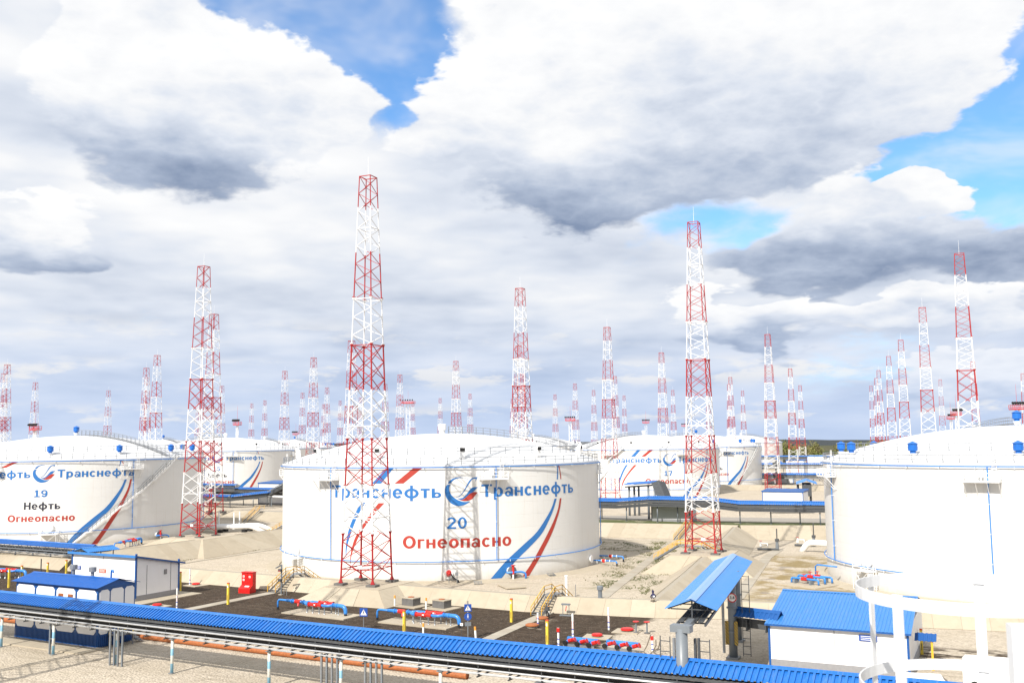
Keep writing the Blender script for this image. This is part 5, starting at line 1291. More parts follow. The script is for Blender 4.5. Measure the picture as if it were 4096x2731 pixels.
def hatch_stand(label, c, a, z0):
    t = thing('manhole_platform', label, 'platform', on_wall(c, a, z0), a, 'manhole platforms')
    obj('manhole', MB().tube((-.1, 0, 4.3), (.3, 0, 4.3), .75, 18).tube((.3, 0, 4.3), (.42, 0, 4.3), .9, 18), WHITE, t)
    f = MB(); f.box((1.0, 0, 2.9), (1.8, 3.6, .12))
    for x in (.3, 1.8):
        for y in (-1.7, 1.7): f.bar((x, y, 0), (x, y, 4.1), .08)
    for h in (3.5, 4.1):
        f.bar((1.8, -1.7, h), (1.8, 1.7, h), .07)
        for y in (-1.7, 1.7): f.bar((.3, y, h), (1.8, y, h), .07)
    f.bar((1.8, -1.7, 0), (1.8, 1.7, 2.9), .07); f.bar((1.8, 1.7, 0), (1.8, -1.7, 2.9), .07)
    obj('frame', f, WHITE, t)
    l = MB()
    for y in (1.9, 2.4): l.bar((1.0, y, 0), (1.0, y, 4.2), .06)
    for k in range(9): l.bar((1.0, 1.9, .4 + k * .42), (1.0, 2.4, .4 + k * .42), .05)
    obj('ladder', l, WHITE, t); return t
hatch_stand('white manhole platform with ladder on the front of tank 19', (-212, 162.6), R(-46.5), .9)
hatch_stand('white manhole platform low on the unmarked tank', (-4, 179), R(-132), 0)
hatch_stand('white railed platform at the left foot of tank 20', (-104.1, 162.6), R(-51.65 - 62), 0)
# heavy white elbows
def big_pipe(label, pts, r, blocks=(), group='large white pipes', stems=()):
    o0 = Vector(pts[0]); t = thing('white_pipe', label, 'pipe', o0, group=group)
    obj('pipe', bend([Vector(p) - o0 for p in pts], r, 14, 8, r * 2.1), WHITE, t, smooth=True)
    L = [Vector(p) - o0 for p in pts]; d = (L[1] - L[0]).normalized()
    obj('flange', MB().tube(L[0] + d * .8, L[0] + d * 1.0, r * 1.3, 16).tube(L[0] + d * 1.3, L[0] + d * 1.5, r * 1.3, 16), WHITE, t)
    for q in blocks: obj('support_block', MB().box(Vector(q) - o0, (1.1, .9, .8)), BLACK, t)
    for q in stems:
        s = obj('valve_stem', MB().tube(Vector(q) - o0, Vector(q) - o0 + Vector((0, 0, 3.2)), .16, 8), WHITE, t); obj('valve_bonnet', MB().tube(Vector(q) - o0 - Vector((0, 0, .9)), Vector(q) - o0 + Vector((0, 0, .4)), .4, 10, .2), WHITE, s)
    return t
big_pipe('heavy white elbow pipe entering the unmarked tank', [(-29.5, 199, 1.9), (-43.2, 203, 1.9), (-44.6, 203.4, -.2)], .62, [(-36, 201, .4)])
big_pipe('white elbow pipe beside tank 19, farther of two', [(-187, 181.8, 2.3), (-176, 189.5, 2.3), (-173., 191.6, .6)], .55, [(-183, 184.6, 1.2), (-178, 188, 1.2)], stems=[(-184.4, 183.7, 2.6), (-180.2, 186.6, 2.6)])
big_pipe('white elbow pipe beside tank 19, nearer of two', [(-186, 179, 2.3), (-175.5, 186., 2.3), (-172.6, 187.8, .6)], .55, [(-182, 181.8, 1.2), (-177, 185., 1.2)], stems=[(-183.4, 180.8, 2.6), (-179.2, 183.6, 2.6)])
def valve_set(label, x, y, h=4.4):
    t = thing('pit_valve', label, 'valve', (x, y, 0), 0, 'valves in the right yard')
    obj('body', MB().tube((0, 0, 0), (0, 0, 1.8), .38, 12, .28), GREYC, t); obj('yoke', MB().box((0, 0, 2.1), (.7, .7, .5)), GREYD, t); obj('stem', MB().tube((0, 0, 2.2), (0, 0, h), .12, 8), GREYD, t)
    obj('tray', MB().box((-1.8, -.3, .25), (4.2, .9, .3), R(8)), GREYD, t); obj('bypass_pipe', bend([(-3.4, .2, .4), (-3.4, .2, 1.3), (-2., .2, 1.3), (-2., .2, .6)], .1, rad=.25), WHITE, t, smooth=True)
    v = obj('bypass_valve', MB().tube((-3.4, .2, .7), (-3.4, .2, 1.7), .25, 10, .12), WHITE, t); obj('handwheel', MB().tube((-3.4, .2, 1.75), (-3.4, .2, 1.8), .3, 10), REDV, v)
    return t
valve_set('grey spindle valve with white bypass, nearer of two in the right yard', -49.4, 203.2); valve_set('grey spindle valve behind the white elbow pipe', -44.2, 213.5, 4.8)
vm_ = thing('yard_manifold', 'cluster of blue pipes and red valves beside the unmarked tank', 'pipe manifold', (-33.6, 159.8, 0), R(-25))
for k, (y, z) in enumerate(((-2.2, .9), (-.6, 1.1), (1.2, 1.0))):
    obj('pipe', bend([(-2.2, y, .1), (-2.2, y, z), (2.6, y + .3, z), (2.6, y + .3, .2)], .16, rad=.35), BLUEL, vm_, smooth=True)
    v = obj('valve', MB().tube((-.3, y, z), (.6, y + .1, z), .28, 10), REDV, vm_); obj('handwheel', MB().tube((.15, y, z + .7), (.15, y, z + .76), .32, 10), REDV, v); obj('spindle', MB().tube((.15, y, z), (.15, y, z + .7), .06, 6), REDV, v)
for x, y in ((-1.4, -2.2), (1.5, -2.2), (-1.2, 1.2), (1.6, 1.3), (0, -.6)): obj('support_frame', MB().box((x, y, .4), (.3, .9, .8)), GREYC, vm_)
obj('riser', MB().path([(-1.2, 2.6, .1), (-1.2, 2.6, 2.3), (-.8, 2.6, 2.6), (2.8, 2.6, 2.6)], .12, 8), BLUEL, vm_, smooth=True)
bp = obj('brown_pipe', MB().tube((0, 0, 0), (70, 0, 0), .31, 14, cap=False).tube((.02, 0, 0), (69.9, 0, 0), .25, 12), BROWN, loc=(-118, 79.1, 1.32), smooth=False); tag(bp, 'long rust-brown pipe lying on the gravel behind the foreground rack', 'pipe')

# ------------------------------------------------------------------ yellow-railed steel stairs over the bunds
def flight(parent, p, q, w, treads=True, rails=True):
    p, q = Vector(p), Vector(q); d = q - p; hd = Vector((d.x, d.y, 0)); L = hd.length; e = hd / L; s = Vector((-e.y, e.x, 0)); n = max(2, int(abs(d.z) / .22))
    for k in (-1, 1):
        obj('stringer', MB().bar(p + s * k * w / 2, q + s * k * w / 2, .06, .24), GREYC, parent)
        if rails:
            r = MB()
            for h in (.55, 1.05): r.bar(p + s * k * w / 2 + Vector((0, 0, h)), q + s * k * w / 2 + Vector((0, 0, h)), .075)
            m = max(2, int(d.length / 1.0))
            for j in range(m + 1): c = p.lerp(q, j / m) + s * k * w / 2; r.bar(c, c + Vector((0, 0, 1.05)), .06)
            obj('handrail', r, YEL, parent)
    tm_ = MB().box((0, 0, 0), (.26, w - .06, .05)).mesh('tread'); tm_.materials.append(GREY)
    for j in range(n): obj('tread', tm_, None, parent, loc=p.lerp(q, (j + .5) / n), rz=math.atan2(e.y, e.x))
def landing(parent, p, q, w):
    p, q = Vector(p), Vector(q); e = (q - p).normalized(); s = Vector((-e.y, e.x, 0)); obj('landing', MB().bar(p, q, w, .08), GREY, parent)
    r = MB()
    for k in (-1, 1):
        for h in (.55, 1.05): r.bar(p + s * k * w / 2 + Vector((0, 0, h)), q + s * k * w / 2 + Vector((0, 0, h)), .075)
        for c in (p, q): r.bar(c + s * k * w / 2, c + s * k * w / 2 + Vector((0, 0, 1.05)), .06)
    obj('handrail', r, YEL, parent)
def over_stair(label, c, rz, runs, w=1.3):
    t = thing('bund_stair', label, 'stairs', c, rz, 'yellow railed stairs'); 
    for kind, p, q in runs: (flight if kind == 'f' else landing)(t, p, q, w)
    return t
over_stair('yellow railed grey stair over the bund at the left foot of tank 20', (-101., 111.3, 1.0), R(90), [('f', (0, 0, 0), (3.9, 0, 2.1)), ('l', (3.9, 0, 2.1), (6.4, 0, 2.1)), ('f', (11.5, 0, -.9), (6.4, 0, 2.1))], 1.5)
over_stair('yellow railed grey stair up the front bund near the crosswalk path', (-57.2, 110.9, 1.0), R(90), [('f', (0, 0, 0), (3.8, 0, 2.05)), ('l', (3.8, 0, 2.05), (6.0, 0, 2.05)), ('f', (11., 0, -.9), (6.0, 0, 2.05))], 1.5)
over_stair('narrow yellow railed stair on the bund behind tank 20', (-75.2, 215.6, 0), R(85), [('f', (0, 0, 0.), (7.6, 0, 2.9))], 1.3)
over_stair('yellow railed stair behind the white elbow pipes of tank 19', (-200, 209.2, .9), R(112), [('f', (0, 0, 0), (9.5, 0, 2.7)), ('l', (9.5, 0, 2.7), (13., 0, 2.7))], 1.4)
over_stair('yellow railed stair crossing the bund between tanks 19 and 20', (-166, 181.5, .9), R(0), [('f', (0, 0, 0), (5.2, 0, 2.5)), ('l', (5.2, 0, 2.5), (9.2, 0, 2.5)), ('f', (15., 0, -.7), (9.2, 0, 2.5))], 1.4)
over_stair('yellow railed stair behind the tower right of tank 20', (-66.8, 179.5, 0.), R(-8), [('f', (0, 0, 0), (5., 0, 2.9)), ('l', (5., 0, 2.9), (10., 0, 2.9)), ('f', (16., 0, 0.2), (10., 0, 2.9))], 1.4)
over_stair('far yellow stair behind the white shed with signs', (-92, 382, .5), R(-10), [('f', (0, 0, 0), (4., 0, 2.2)), ('l', (4, 0, 2.2), (6, 0, 2.2)), ('f', (10, 0, 0), (6, 0, 2.2))], 1.6)
for lb, x, y, rz in (('small grey step grate at the foot of tank 20', -81.3, 137.4, R(35)), ('small grey step grate at the right foot of tank 20', -74.6, 150.4, R(62))):
    s = thing('step_grate', lb, 'steps', (x, y, .05), rz)
    obj('frame', MB().box((0, -.55, .2), (.06, .06, .5)).bar((-.6, -.5, .05), (-.6, .5, .45), .06, .12).bar((.6, -.5, .05), (.6, .5, .45), .06, .12), GREY, s)
    for k in range(3): obj('tread', MB().box((0, -.35 + .35 * k, .12 + .14 * k), (1.2, .26, .05)), GREY, s)

# ------------------------------------------------------------------ marker posts
def yellow_post(label, x, y, h, base=1.0, red=True):
    t = thing('marker_post', label, 'marker post', (x, y, base), R(random.uniform(-8, 8)), 'yellow marker posts'); w = .26
    obj('shaft', MB().box((0, 0, h / 2), (w, w, h)), YELP, t)
    if red: obj('cap', MB().box((0, 0, h + .04), (w + .02, w + .02, .14)), SIGNR, t)
    obj('stencil', MB().box((0, -w / 2 - .004, h * .32), (.07, .008, h * .28)), NAVY, t); obj('plate', MB().box((0, -w / 2 - .006, h * .86), (.16, .012, .3)), SIGNW, t)
    return t
for i, (x, y, h) in enumerate([(-142.7, 98.3, 2.9), (-150.6, 106., 2.0), (-152.5, 112.2, 1.7), (-148.2, 112.6, 2.3), (-114.9, 106.9, 2.75), (-99.4, 101., 2.8), (-65.4, 94., 2.6), (-58., 105.9, 2.7), (-47.7, 95., 2.7)]):
    yellow_post('yellow square marker post, %s from the left in the soil area' % ordinal(i), x, y, h)
yellow_post('tall yellow post behind the near column of the canopy bridge', -22.2, 73.6, 3.6)
yellow_post('yellow post beside the small porch of the blue roofed hut', -12.2, 108., 2.4)
def white_post(label, x, y, h, m_=None, lean=0., red=False):
    t = thing('marker_post', label, 'marker post', (x, y, 1.0), R(random.uniform(-10, 10)), 'white marker posts'); t.rotation_euler = (0, lean, t.rotation_euler.z)
    obj('shaft', MB().box((0, 0, h / 2), (.19, .13, h)), m_ or MARKW, t)
    if m_ is None: obj('plate', MB().box((0, -.075, h * .52), (.13, .02, h * .26)), SIGNW, t).__setitem__('label', 'white lettered plate'); obj('plate_edge', MB().box((0, -.069, h * .52), (.17, .01, h * .29)), SIGNR, t)
    if red: obj('cap', MB().box((0, 0, h - .22), (.3, .24, .42)), REDV, t)
    return t
WP = [(-118.1, 111.8, 2.5, None, 0, 0), (-103.3, 95.6, 2.65, None, 0, 0), (-77.5, 109.2, 1.5, MARKO, 0, 0), (-72.5, 109.2, 1.5, MARKO, 0, 0), (-62.8, 94., 1.55, MARKO, 0, 0), (-56.4, 94.8, 1.45, MARKO, R(-5), 0), (-56.1, 112.2, 1.1, MARKO, 0, 0), (-54., 105.1, 1.5, MARKW, 0, 0), (-47.5, 100.9, 2.55, None, 0, 0), (-46.6, 95.4, 2.0, MARKW, 0, 1), (-45.5, 106.4, 2.55, None, 0, 0), (-36.7, 97.1, 1.7, MARKW, R(-2), 1)]
for i, (x, y, h, m_, ln, rd) in enumerate(WP): white_post('white marker post%s, %s from the left of the white ones' % (' with red top' if rd else (' with orange band' if m_ is MARKO else ''), ordinal(i)), x, y, h, m_, ln, rd)
for x, y, n_ in ((-154, 112, 'thin dark marker post left of the big white building'),):
    t = obj('marker_post', MB().box((0, 0, 1.2), (.14, .14, 2.4)), GREYD, loc=(x, y, 1.0)); tag(t, n_, 'marker post')
wpipe = obj('vent_pipe', MB().tube((0, 0, -.1), (0, 0, 3.2), .2, 12).lathe([(.2, 3.2), (.28, 3.2), (.28, 3.3), (0, 3.36)], 12), WHITE, loc=(-62.2, 130.2, 0.)); tag(wpipe, 'plain white standpipe behind the stair near tank 20', 'pipe')
gp = thing('vent_pipe', 'grey mushroom-headed vent pipe on the bund crest', 'vent', (-51.1, 116.9, 2.7)); obj('pipe', MB().tube((0, 0, -.2), (0, 0, 1.1), .27, 12), GREYC, gp); obj('hood', MB().lathe([(.27, 1.0), (.4, 1.05), (.4, 1.45), (.33, 1.55), (0, 1.6)], 14), GREYC, gp)
tp = obj('thin_pole', MB().tube((0, 0, -.2), (0, 0, 1.65), .045, 6), GREY, loc=(-54.2, 116.2, 2.7)); tag(tp, 'thin grey pole on the bund crest left of the vent', 'pole')

# ------------------------------------------------------------------ signs
def walker(parent, y, s, m_):
    mb = MB()
    mb.lathe([(0, .02), (.10 * s, .02), (.10 * s, 0)], 10); vv = [(v[0], y - v[2] * .2, v[1] + .33 * s) for v in mb.v]; mb.v = vv
    for a, b, w in (((0, .2), (0, -.08), .17), ((0, -.05), (-.16, -.42), .09), ((0, -.05), (.17, -.40), .09), ((0, .18), (-.17, -.02), .07), ((0, .18), (.18, .02), .07)):
        mb.bar((a[0] * s, y, a[1] * s), (b[0] * s, y, b[1] * s), w * s, .012)
    obj('walking_figure', mb, m_, parent)
def cross_sign(parent, z, w=.72):
    p = obj('crosswalk_sign', MB().box((0, -.05, z), (w, .03, w)), SIGNB, parent); tr = MB(); h = w * .4
    tr._add([(-h, -.07, z - h * .85), (h, -.07, z - h * .85), (0, -.07, z + h * .9), (-h, -.066, z - h * .85), (h, -.066, z - h * .85), (0, -.066, z + h * .9)], [(0, 1, 2), (5, 4, 3)]); obj('sign_triangle', tr, SIGNW, p)
    f = bpy.data.objects.new('figure_mount', None)
    bpy.data.objects.remove(f); mb = MB()
    for a, b, ww in (((0, .1), (0, -.08), .07), ((0, -.05), (-.1, -.26), .04), ((0, -.05), (.1, -.26), .04), ((0, .09), (-.09, -.04), .03), ((0, .09), (.1, -.02), .03), ((0, .13), (0, .19), .06)): mb.bar((a[0] * w * 1.3, -.078, z + a[1] * w * 1.2), (b[0] * w * 1.3, -.078, z + b[1] * w * 1.2), ww * w * 1.3, .01)
    obj('walking_figure', mb, NAVY, p)
sa = thing('road_sign', 'blue square pedestrian crossing sign on short pole behind the rack', 'road sign', (-71.2, 94.1, 1.0), R(18)); obj('pole', MB().tube((0, 0, 0), (0, 0, 2.6), .05, 8), GREY, sa); cross_sign(sa, 2.05, .95)
sb = thing('road_sign', 'tall sign pole with crosswalk sign, round blue sign and grey plate', 'road sign', (-57.3, 94.6, 1.0), R(35)); obj('pole', MB().tube((0, 0, 0), (0, 0, 4.2), .07, 8), GREY, sb); cross_sign(sb, 3.45, .8)
rd = MB().lathe([(0, .03), (.42, .03), (.42, 0)], 22); rd.v = [(x, -.05 - z, y + 2.5) for x, y, z in rd.v]; rs_ = obj('round_sign', rd, SIGNB, sb); mb = MB()
for a, b, ww in (((0, .14), (0, -.08), .09), ((0, -.05), (-.12, -.3), .05), ((0, -.05), (.12, -.3), .05), ((0, .12), (-.12, -.02), .04), ((0, .12), (.12, 0), .04), ((0, .18), (0, .26), .09)): mb.bar((a[0], -.088, 2.5 + a[1]), (b[0], -.088, 2.5 + b[1]), ww, .01)
obj('walking_figure', mb, SIGNW, rs_); obj('info_plate', MB().box((0, -.05, 1.7), (.7, .03, .42)), GREYC, sb)
ss = thing('small_sign', 'tiny white plate on thin stick left of the tall sign pole', 'sign', (-58.6, 95.4, 1.0)); obj('stick', MB().tube((0, 0, 0), (0, 0, 1.4), .025, 6), GREYD, ss); obj('plate', MB().box((0, -.03, 1.42), (.38, .03, .3)), SIGNW, ss); obj('mark', MB().box((0, -.05, 1.42), (.1, .01, .1)), SIGNR, ss)
cp = thing('signal_pole', 'grey pole with lamp arm and dark boxes beside the left stair', 'pole', (-98.5, 110.6, 1.0)); obj('pole', MB().tube((0, 0, 0), (0, 0, 4.3), .11, 10), GREYC, cp); obj('base', MB().box((0, 0, .05), (.6, .6, .1)), CONCG, cp)
obj('lamp', MB().bar((-.1, 0, 4.2), (-1.1, .1, 3.75), .35, .12), GREY, cp); obj('signal_box', MB().box((-.12, -.15, 3.5), (.5, .4, .35)), GREYD, cp); obj('signal_box', MB().box((-.12, -.15, 2.1), (.5, .4, .35)), GREYD, cp); obj('signal_lens', MB().box((-.12, -.37, 3.42), (.2, .03, .12)), REDV, cp)
obj('conduit', MB().path([(.2, 0, 1.9), (.35, -.1, 1.0), (.3, -.2, .3), (.8, -.3, .1)], .03, 6), BLACK, cp); obj('stub', MB().tube((.7, -.2, 0), (.7, -.2, 1.), .05, 6).tube((1.1, -.1, 0), (1.1, -.1, .9), .05, 6), GREY, cp)

# ------------------------------------------------------------------ red fire cabinet, covers, boxes
rc_ = thing('fire_cabinet', 'bright red two-door fire cabinet with sloped step', 'fire cabinet', (-104.6, 110.2, 1.0), R(8))
obj('cabinet', MB().box((0, .25, 1.45), (1.9, .85, 2.9)), REDP, rc_); obj('chest', MB().hexa([(-.98, -.9, 0), (.98, -.9, 0), (.98, -.15, 0), (-.98, -.15, 0)], [(-.98, -.9, .65), (.98, -.9, .65), (.98, -.15, 1.15), (-.98, -.15, 1.15)]), REDP, rc_)
obj('top_lip', MB().box((0, .2, 2.94), (2.0, 1.0, .09)), REDP, rc_); obj('door_gap', MB().box((0, -.185, 2.0), (.025, .02, 1.7)), BLACK, rc_)
for x, z in ((-.6, 2.35), (-.6, 1.85), (.45, 2.3)):
    s = obj('pictogram', MB().box((x, -.19, z), (.3, .02, .28)), SIGNW, rc_); obj('pictogram_mark', MB().box((x, -.205, z), (.12, .01, .14)), REDP, s)
obj('label_strip', MB().hexa([(-.2, -.55, .87), (.55, -.55, .87), (.55, -.35, 1.0), (-.2, -.35, 1.0)], [(-.2, -.55, .9), (.55, -.55, .9), (.55, -.35, 1.03), (-.2, -.35, 1.03)]), SIGNW, rc_)
def cover(label, x, y, m_=REDP, padded=True, r=.62):
    t = thing('manhole_cover', label, 'manhole cover', (x, y, 1.0), R(random.uniform(-10, 10)), 'manhole covers')
    if padded: obj('slab', MB().box((0, 0, .03), (3.0, 2.6, .12)), CONC, t)
    obj('collar', MB().tube((0, 0, 0), (0, 0, .26), r * .8, 16), CONCG, t); obj('lid', MB().lathe([(r, .22), (r, .34), (r * .8, .42), (0, .46)], 20), m_, t); return t
cover('red manhole lid on concrete slab right of the white building', -117.2, 112.2); cover('red manhole lid nearest the white building corner', -106.9, 95.5); cover('red manhole lid with red valve beside the hose outlets', -45., 101.9); cover('red manhole lid near two red-topped valve posts', -43.2, 106.3, r=.75)
cover('dark earth-covered manhole near the crosswalk path', -54.2, 104., BROWN, False, .8); cover('dark manhole just below the right front stair', -55.2, 108.6, BROWN, False, .75)
def vpost(label, x, y):
    t = thing('valve_post', label, 'valve post', (x, y, 1.0), 0, 'red topped valve posts'); obj('post', MB().tube((0, 0, 0), (0, 0, 1.25), .1, 10), GREYC, t); obj('handwheel', MB().tube((0, 0, 1.25), (0, 0, 1.32), .36, 14), REDV, t); obj('skirt', MB().tube((0, 0, 0), (0, 0, .1), .35, 10), BLOCK, t)
vpost('red-topped valve post, left of two in the gravel', -42., 106.); vpost('red-topped valve post, right of two in the gravel', -40.8, 106.3)
def cbox(label, x, y):
    t = thing('concrete_chamber', label, 'concrete chamber', (x, y, 1.0), R(-8), 'concrete chambers'); obj('slab', MB().box((.2, -.2, .04), (4.0, 3.2, .12)), CONC, t); obj('body', MB().box((0, 0, .55), (2.0, 1.5, .95)), BLOCK, t); obj('top', MB().box((0, 0, 1.06), (2.08, 1.58, .1)), CONC, t); obj('lid', MB().tube((0, 0, 1.1), (0, 0, 1.18), .42, 14), BROWN, t)
cbox('grey concrete chamber with round lid, left of two behind the manifolds', -75.9, 110.7); cbox('grey concrete chamber with round lid, right of two behind the manifolds', -71.1, 110.8)
hp = thing('hose_bracket', 'grey bracket table with red handle beside the right front stair', 'bracket', (-53.9, 112.6, 1.0), R(10)); obj('frame', MB().box((0, 0, .05), (1.6, .5, .1)).bar((-.4, 0, 0), (-.4, 0, 1.4), .07).bar((.4, 0, 0), (.4, 0, 1.4), .07).box((0, 0, 1.4), (1.1, .4, .18)), GREYC, hp); obj('handle', MB().bar((.1, -.1, 1.2), (0, -.2, .6), .08), REDV, hp)
sc_ = thing('signal_stand', 'bundle of dark cables and boxes on a post near the right stair', 'post', (-55.2, 109.8, 1.0)); obj('post', MB().tube((0, 0, 0), (0, 0, 1.9), .06, 8), GREYD, sc_); obj('boxes', MB().box((.1, 0, 1.2), (.5, .35, .5)).box((-.15, 0, .8), (.35, .3, .35)), GREYD, sc_); mb = MB()
for j in range(5): mb.path([(.1, 0, 1.1), (.3 + .05 * j, -.2, .5), (-.2 + .15 * j, -.3, 0)], .03, 5)
obj('cables', mb, BLACK, sc_)
tw = MB()
for x, y, pts in ((0, 0, [(0, 0, 0), (.5, .1, .5), (.8, .1, 1.1), (.75, .2, 1.6)]), (0, 0, [(.5, .1, .5), (1.0, .2, .8), (1.2, .2, 1.5)]), (0, 0, [(.4, 0, .45), (.9, -.2, .3), (1.6, -.3, .15), (2.2, -.3, .02)]), (0, 0, [(0, 0, .02), (-.4, -.3, .4), (-.1, -.1, 1.0), (.3, 0, 2.1)])): tw.path(pts, .06, 5)
o = obj('dead_twigs', tw, mat('dead_wood', (.16, .13, .10), .9), loc=(-36.6, 95.6, 1.0)); tag(o, 'bare crooked twigs beside the red-topped white post', 'twigs')

# conduit posts grouped at the foreground rack
for lb, x in (('bundle of grey conduit posts under the rack, left', -82.4), ('bundle of grey conduit posts under the rack, middle', -55.6), ('bundle of grey conduit posts under the rack, right', -50.9)):
    t = thing('conduit_bundle', lb, 'conduits', (x, 68.5, 1.0), 0, 'conduit bundles')
    for k in range(4): obj('conduit', MB().box((-.75 + .5 * k + (.15 if k > 1 else 0), .1 * (k % 2), 1.8), (.16, .14, 3.6)), GREYC if k % 2 else GREY, t)
t = obj('rack_prop', MB().box((0, 0, 1.8), (.16, .16, 3.6)).bar((0, 0, 1.6), (.75, -.1, 1.6), .08).bar((0, 0, 3.4), (.75, -.1, 3.4), .08), GREYC, loc=(-93.4, 69.3, 1.0)); tag(t, 'slim grey prop beside a banded rack post', 'post')

# ------------------------------------------------------------------ person crouching on the bund corner
def person():
    me = bpy.data.meshes.new('body'); J = [(0, 0, .30, .15), (0, .03, .48, .155), (0, .08, .70, .165), (0, .16, .86, .09), (0, .20, .98, .095), (0, .21, 1.10, .10),   # pelvis .. head
         (.17, .10, .76, .075), (.29, .16, .52, .058), (.18, .36, .40, .045), (.14, .42, .37, .04),                                                    # right arm
         (-.17, .10, .76, .075), (-.29, .16, .52, .058), (-.16, .36, .40, .045), (-.12, .42, .37, .04),
         (.12, .06, .28, .105), (.19, .42, .46, .08), (.17, .36, .10, .06), (.18, .52, .05, .045),                                                      # right leg, knee up
         (-.12, .06, .28, .105), (-.20, .42, .44, .08), (-.18, .34, .10, .06), (-.19, .50, .05, .045)]
    E_ = [(0, 1), (1, 2), (2, 3), (3, 4), (4, 5), (2, 6), (6, 7), (7, 8), (8, 9), (2, 10), (10, 11), (11, 12), (12, 13), (0, 14), (14, 15), (15, 16), (16, 17), (0, 18), (18, 19), (19, 20), (20, 21)]
    me.from_pydata([j[:3] for j in J], E_, []); o = bpy.data.objects.new('body_tmp', me); COL.objects.link(o)
    m_ = o.modifiers.new('skin', 'SKIN'); m2 = o.modifiers.new('sub', 'SUBSURF'); m2.levels = m2.render_levels = 1
    for i, j in enumerate(J): me.skin_vertices[0].data[i].radius = (j[3], j[3])
    me.skin_vertices[0].data[0].use_root = True
    dg = bpy.context.evaluated_depsgraph_get(); bm_ = bpy.data.meshes.new_from_object(o.evaluated_get(dg)); bpy.data.objects.remove(o)
    jac = mat('jacket_navy', (.018, .018, .07), .8); tro = mat('trousers_beige', (.50, .44, .36), .85)
    bm_.materials.clear()
    for q in (jac, tro, BLACK, SKIN): bm_.materials.append(q)
    for p in bm_.polygons:
        c = p.center; p.use_smooth = True
        p.material_index = 2 if c.z < .12 and c.y > .2 else (1 if (c.z < .42 and abs(c.x) < .32 and not (c.y > .33 and c.z > .33 and abs(c.x) < .17)) or (c.y > .3 and c.z < .55 and abs(c.x) > .12) else (3 if c.z > .9 and c.y > .25 else 0))
    t = thing('person', 'person in navy hooded jacket crouching on the bund corner', 'person', (-43.9, 116.9, 2.72), R(38))
    t.scale = (1.15, 1.15, 1.15)
    obj('body', bm_, None, t)
    hd = MB().lathe([(.0, 1.235), (.06, 1.225), (.115, 1.17), (.13, 1.09), (.12, 1.0), (.10, .93)], 14); hd.v = [(x, y + .185, z) for x, y, z in hd.v]; obj('hood', hd, jac, t, smooth=True)
    obj('back_print', MB().hexa([(-.1, -.125, .52), (.1, -.125, .52), (.1, -.105, .68), (-.1, -.105, .68)], [(-.1, -.06, .52), (.1, -.06, .52), (.1, -.04, .68), (-.1, -.04, .68)]), SIGNW, t)
    nose = MB().box((0, .325, 1.06), (.03, .04, .04)); obj('nose', nose, SKIN, t)
    for s in (-1, 1):
        f = MB()
        for k, (l, dx) in enumerate(((.07, -.024), (.08, -.008), (.077, .008), (.06, .022))): f.path([(s * .13 + dx, .42, .37), (s * .13 + dx, .42 + l * .6, .355), (s * .13 + dx, .42 + l, .325)], .0085, 6)
        f.path([(s * .13 - s * .03, .40, .37), (s * .13 - s * .055, .43, .36), (s * .13 - s * .06, .46, .345)], .0095, 6); obj('hand', f, SKIN, t)
    return t
person()

# ------------------------------------------------------------------ two parked vans at the lower right
def van(label, loc, rz, L, W, H, tall):
    t = thing('parked_van', label, 'van', loc, rz, 'parked white vans'); wp = MATS.get('van_white') or mat('van_white', (.78, .79, .80), .25)
    hood = .9; zc = .45
    prof = [(0, zc), (L, zc), (L, zc + .55), (L - hood, zc + .8), (L - hood - .75, H), (.25, H), (0, H - .25)]
    mb = MB(); n = len(prof); mb._add([(x, -W / 2, z) for x, z in prof] + [(x, W / 2, z) for x, z in prof], [tuple(range(n)), tuple(range(2 * n - 1, n - 1, -1))] + [((i + 1) % n, i, n + i, n + (i + 1) % n) for i in range(n)])
    obj('body', mb, wp, t)
    ws = MB(); a, b = (L - hood - .06, zc + .9), (L - hood - .70, H - .08)
    ws._add([(a[0] + .03, -W / 2 + .15, a[1]), (a[0] + .03, W / 2 - .15, a[1]), (b[0] + .03, W / 2 - .2, b[1]), (b[0] + .03, -W / 2 + .2, b[1])], [(0, 1, 2, 3)]); obj('windscreen', ws, GLASS, t)
    for s in (-1, 1):
        for x0, x1 in ((L - 2.3, L - 1.55), (L - 3.3, L - 2.45), (L - 4.4, L - 3.45)):
            obj('side_window', MB().box(((x0 + x1) / 2, s * (W / 2 + .005), H - .55), (x1 - x0, .03, .6)), GLASS, t)
        for x in (.9, L - 1.0):
            w = obj('wheel', MB().tube((x, s * (W / 2 - .22), .36), (x, s * (W / 2 + .02), .36), .36, 16), BLACK, t); obj('rim', MB().tube((x, s * (W / 2 + .02), .36), (x, s * (W / 2 + .03), .36), .2, 12), GREY, w)
        obj('headlight', MB().box((L - .02, s * (W / 2 - .3), zc + .42), (.08, .35, .2)), SIGNW, t)
    obj('roof_hatch', MB().box((L * .45, 0, H + .04), (.8, .7, .08)), wp, t)
    return t
van('white van half hidden by the white cage, nearer the hut', (-11.6, 89.2, 1.0), R(12), 4.6, 1.9, 2.0, 0); van('white minibus roof behind the white cage bars', (-7.6, 96.0, 1.0), R(4), 5.8, 2.1, 2.5, 1)

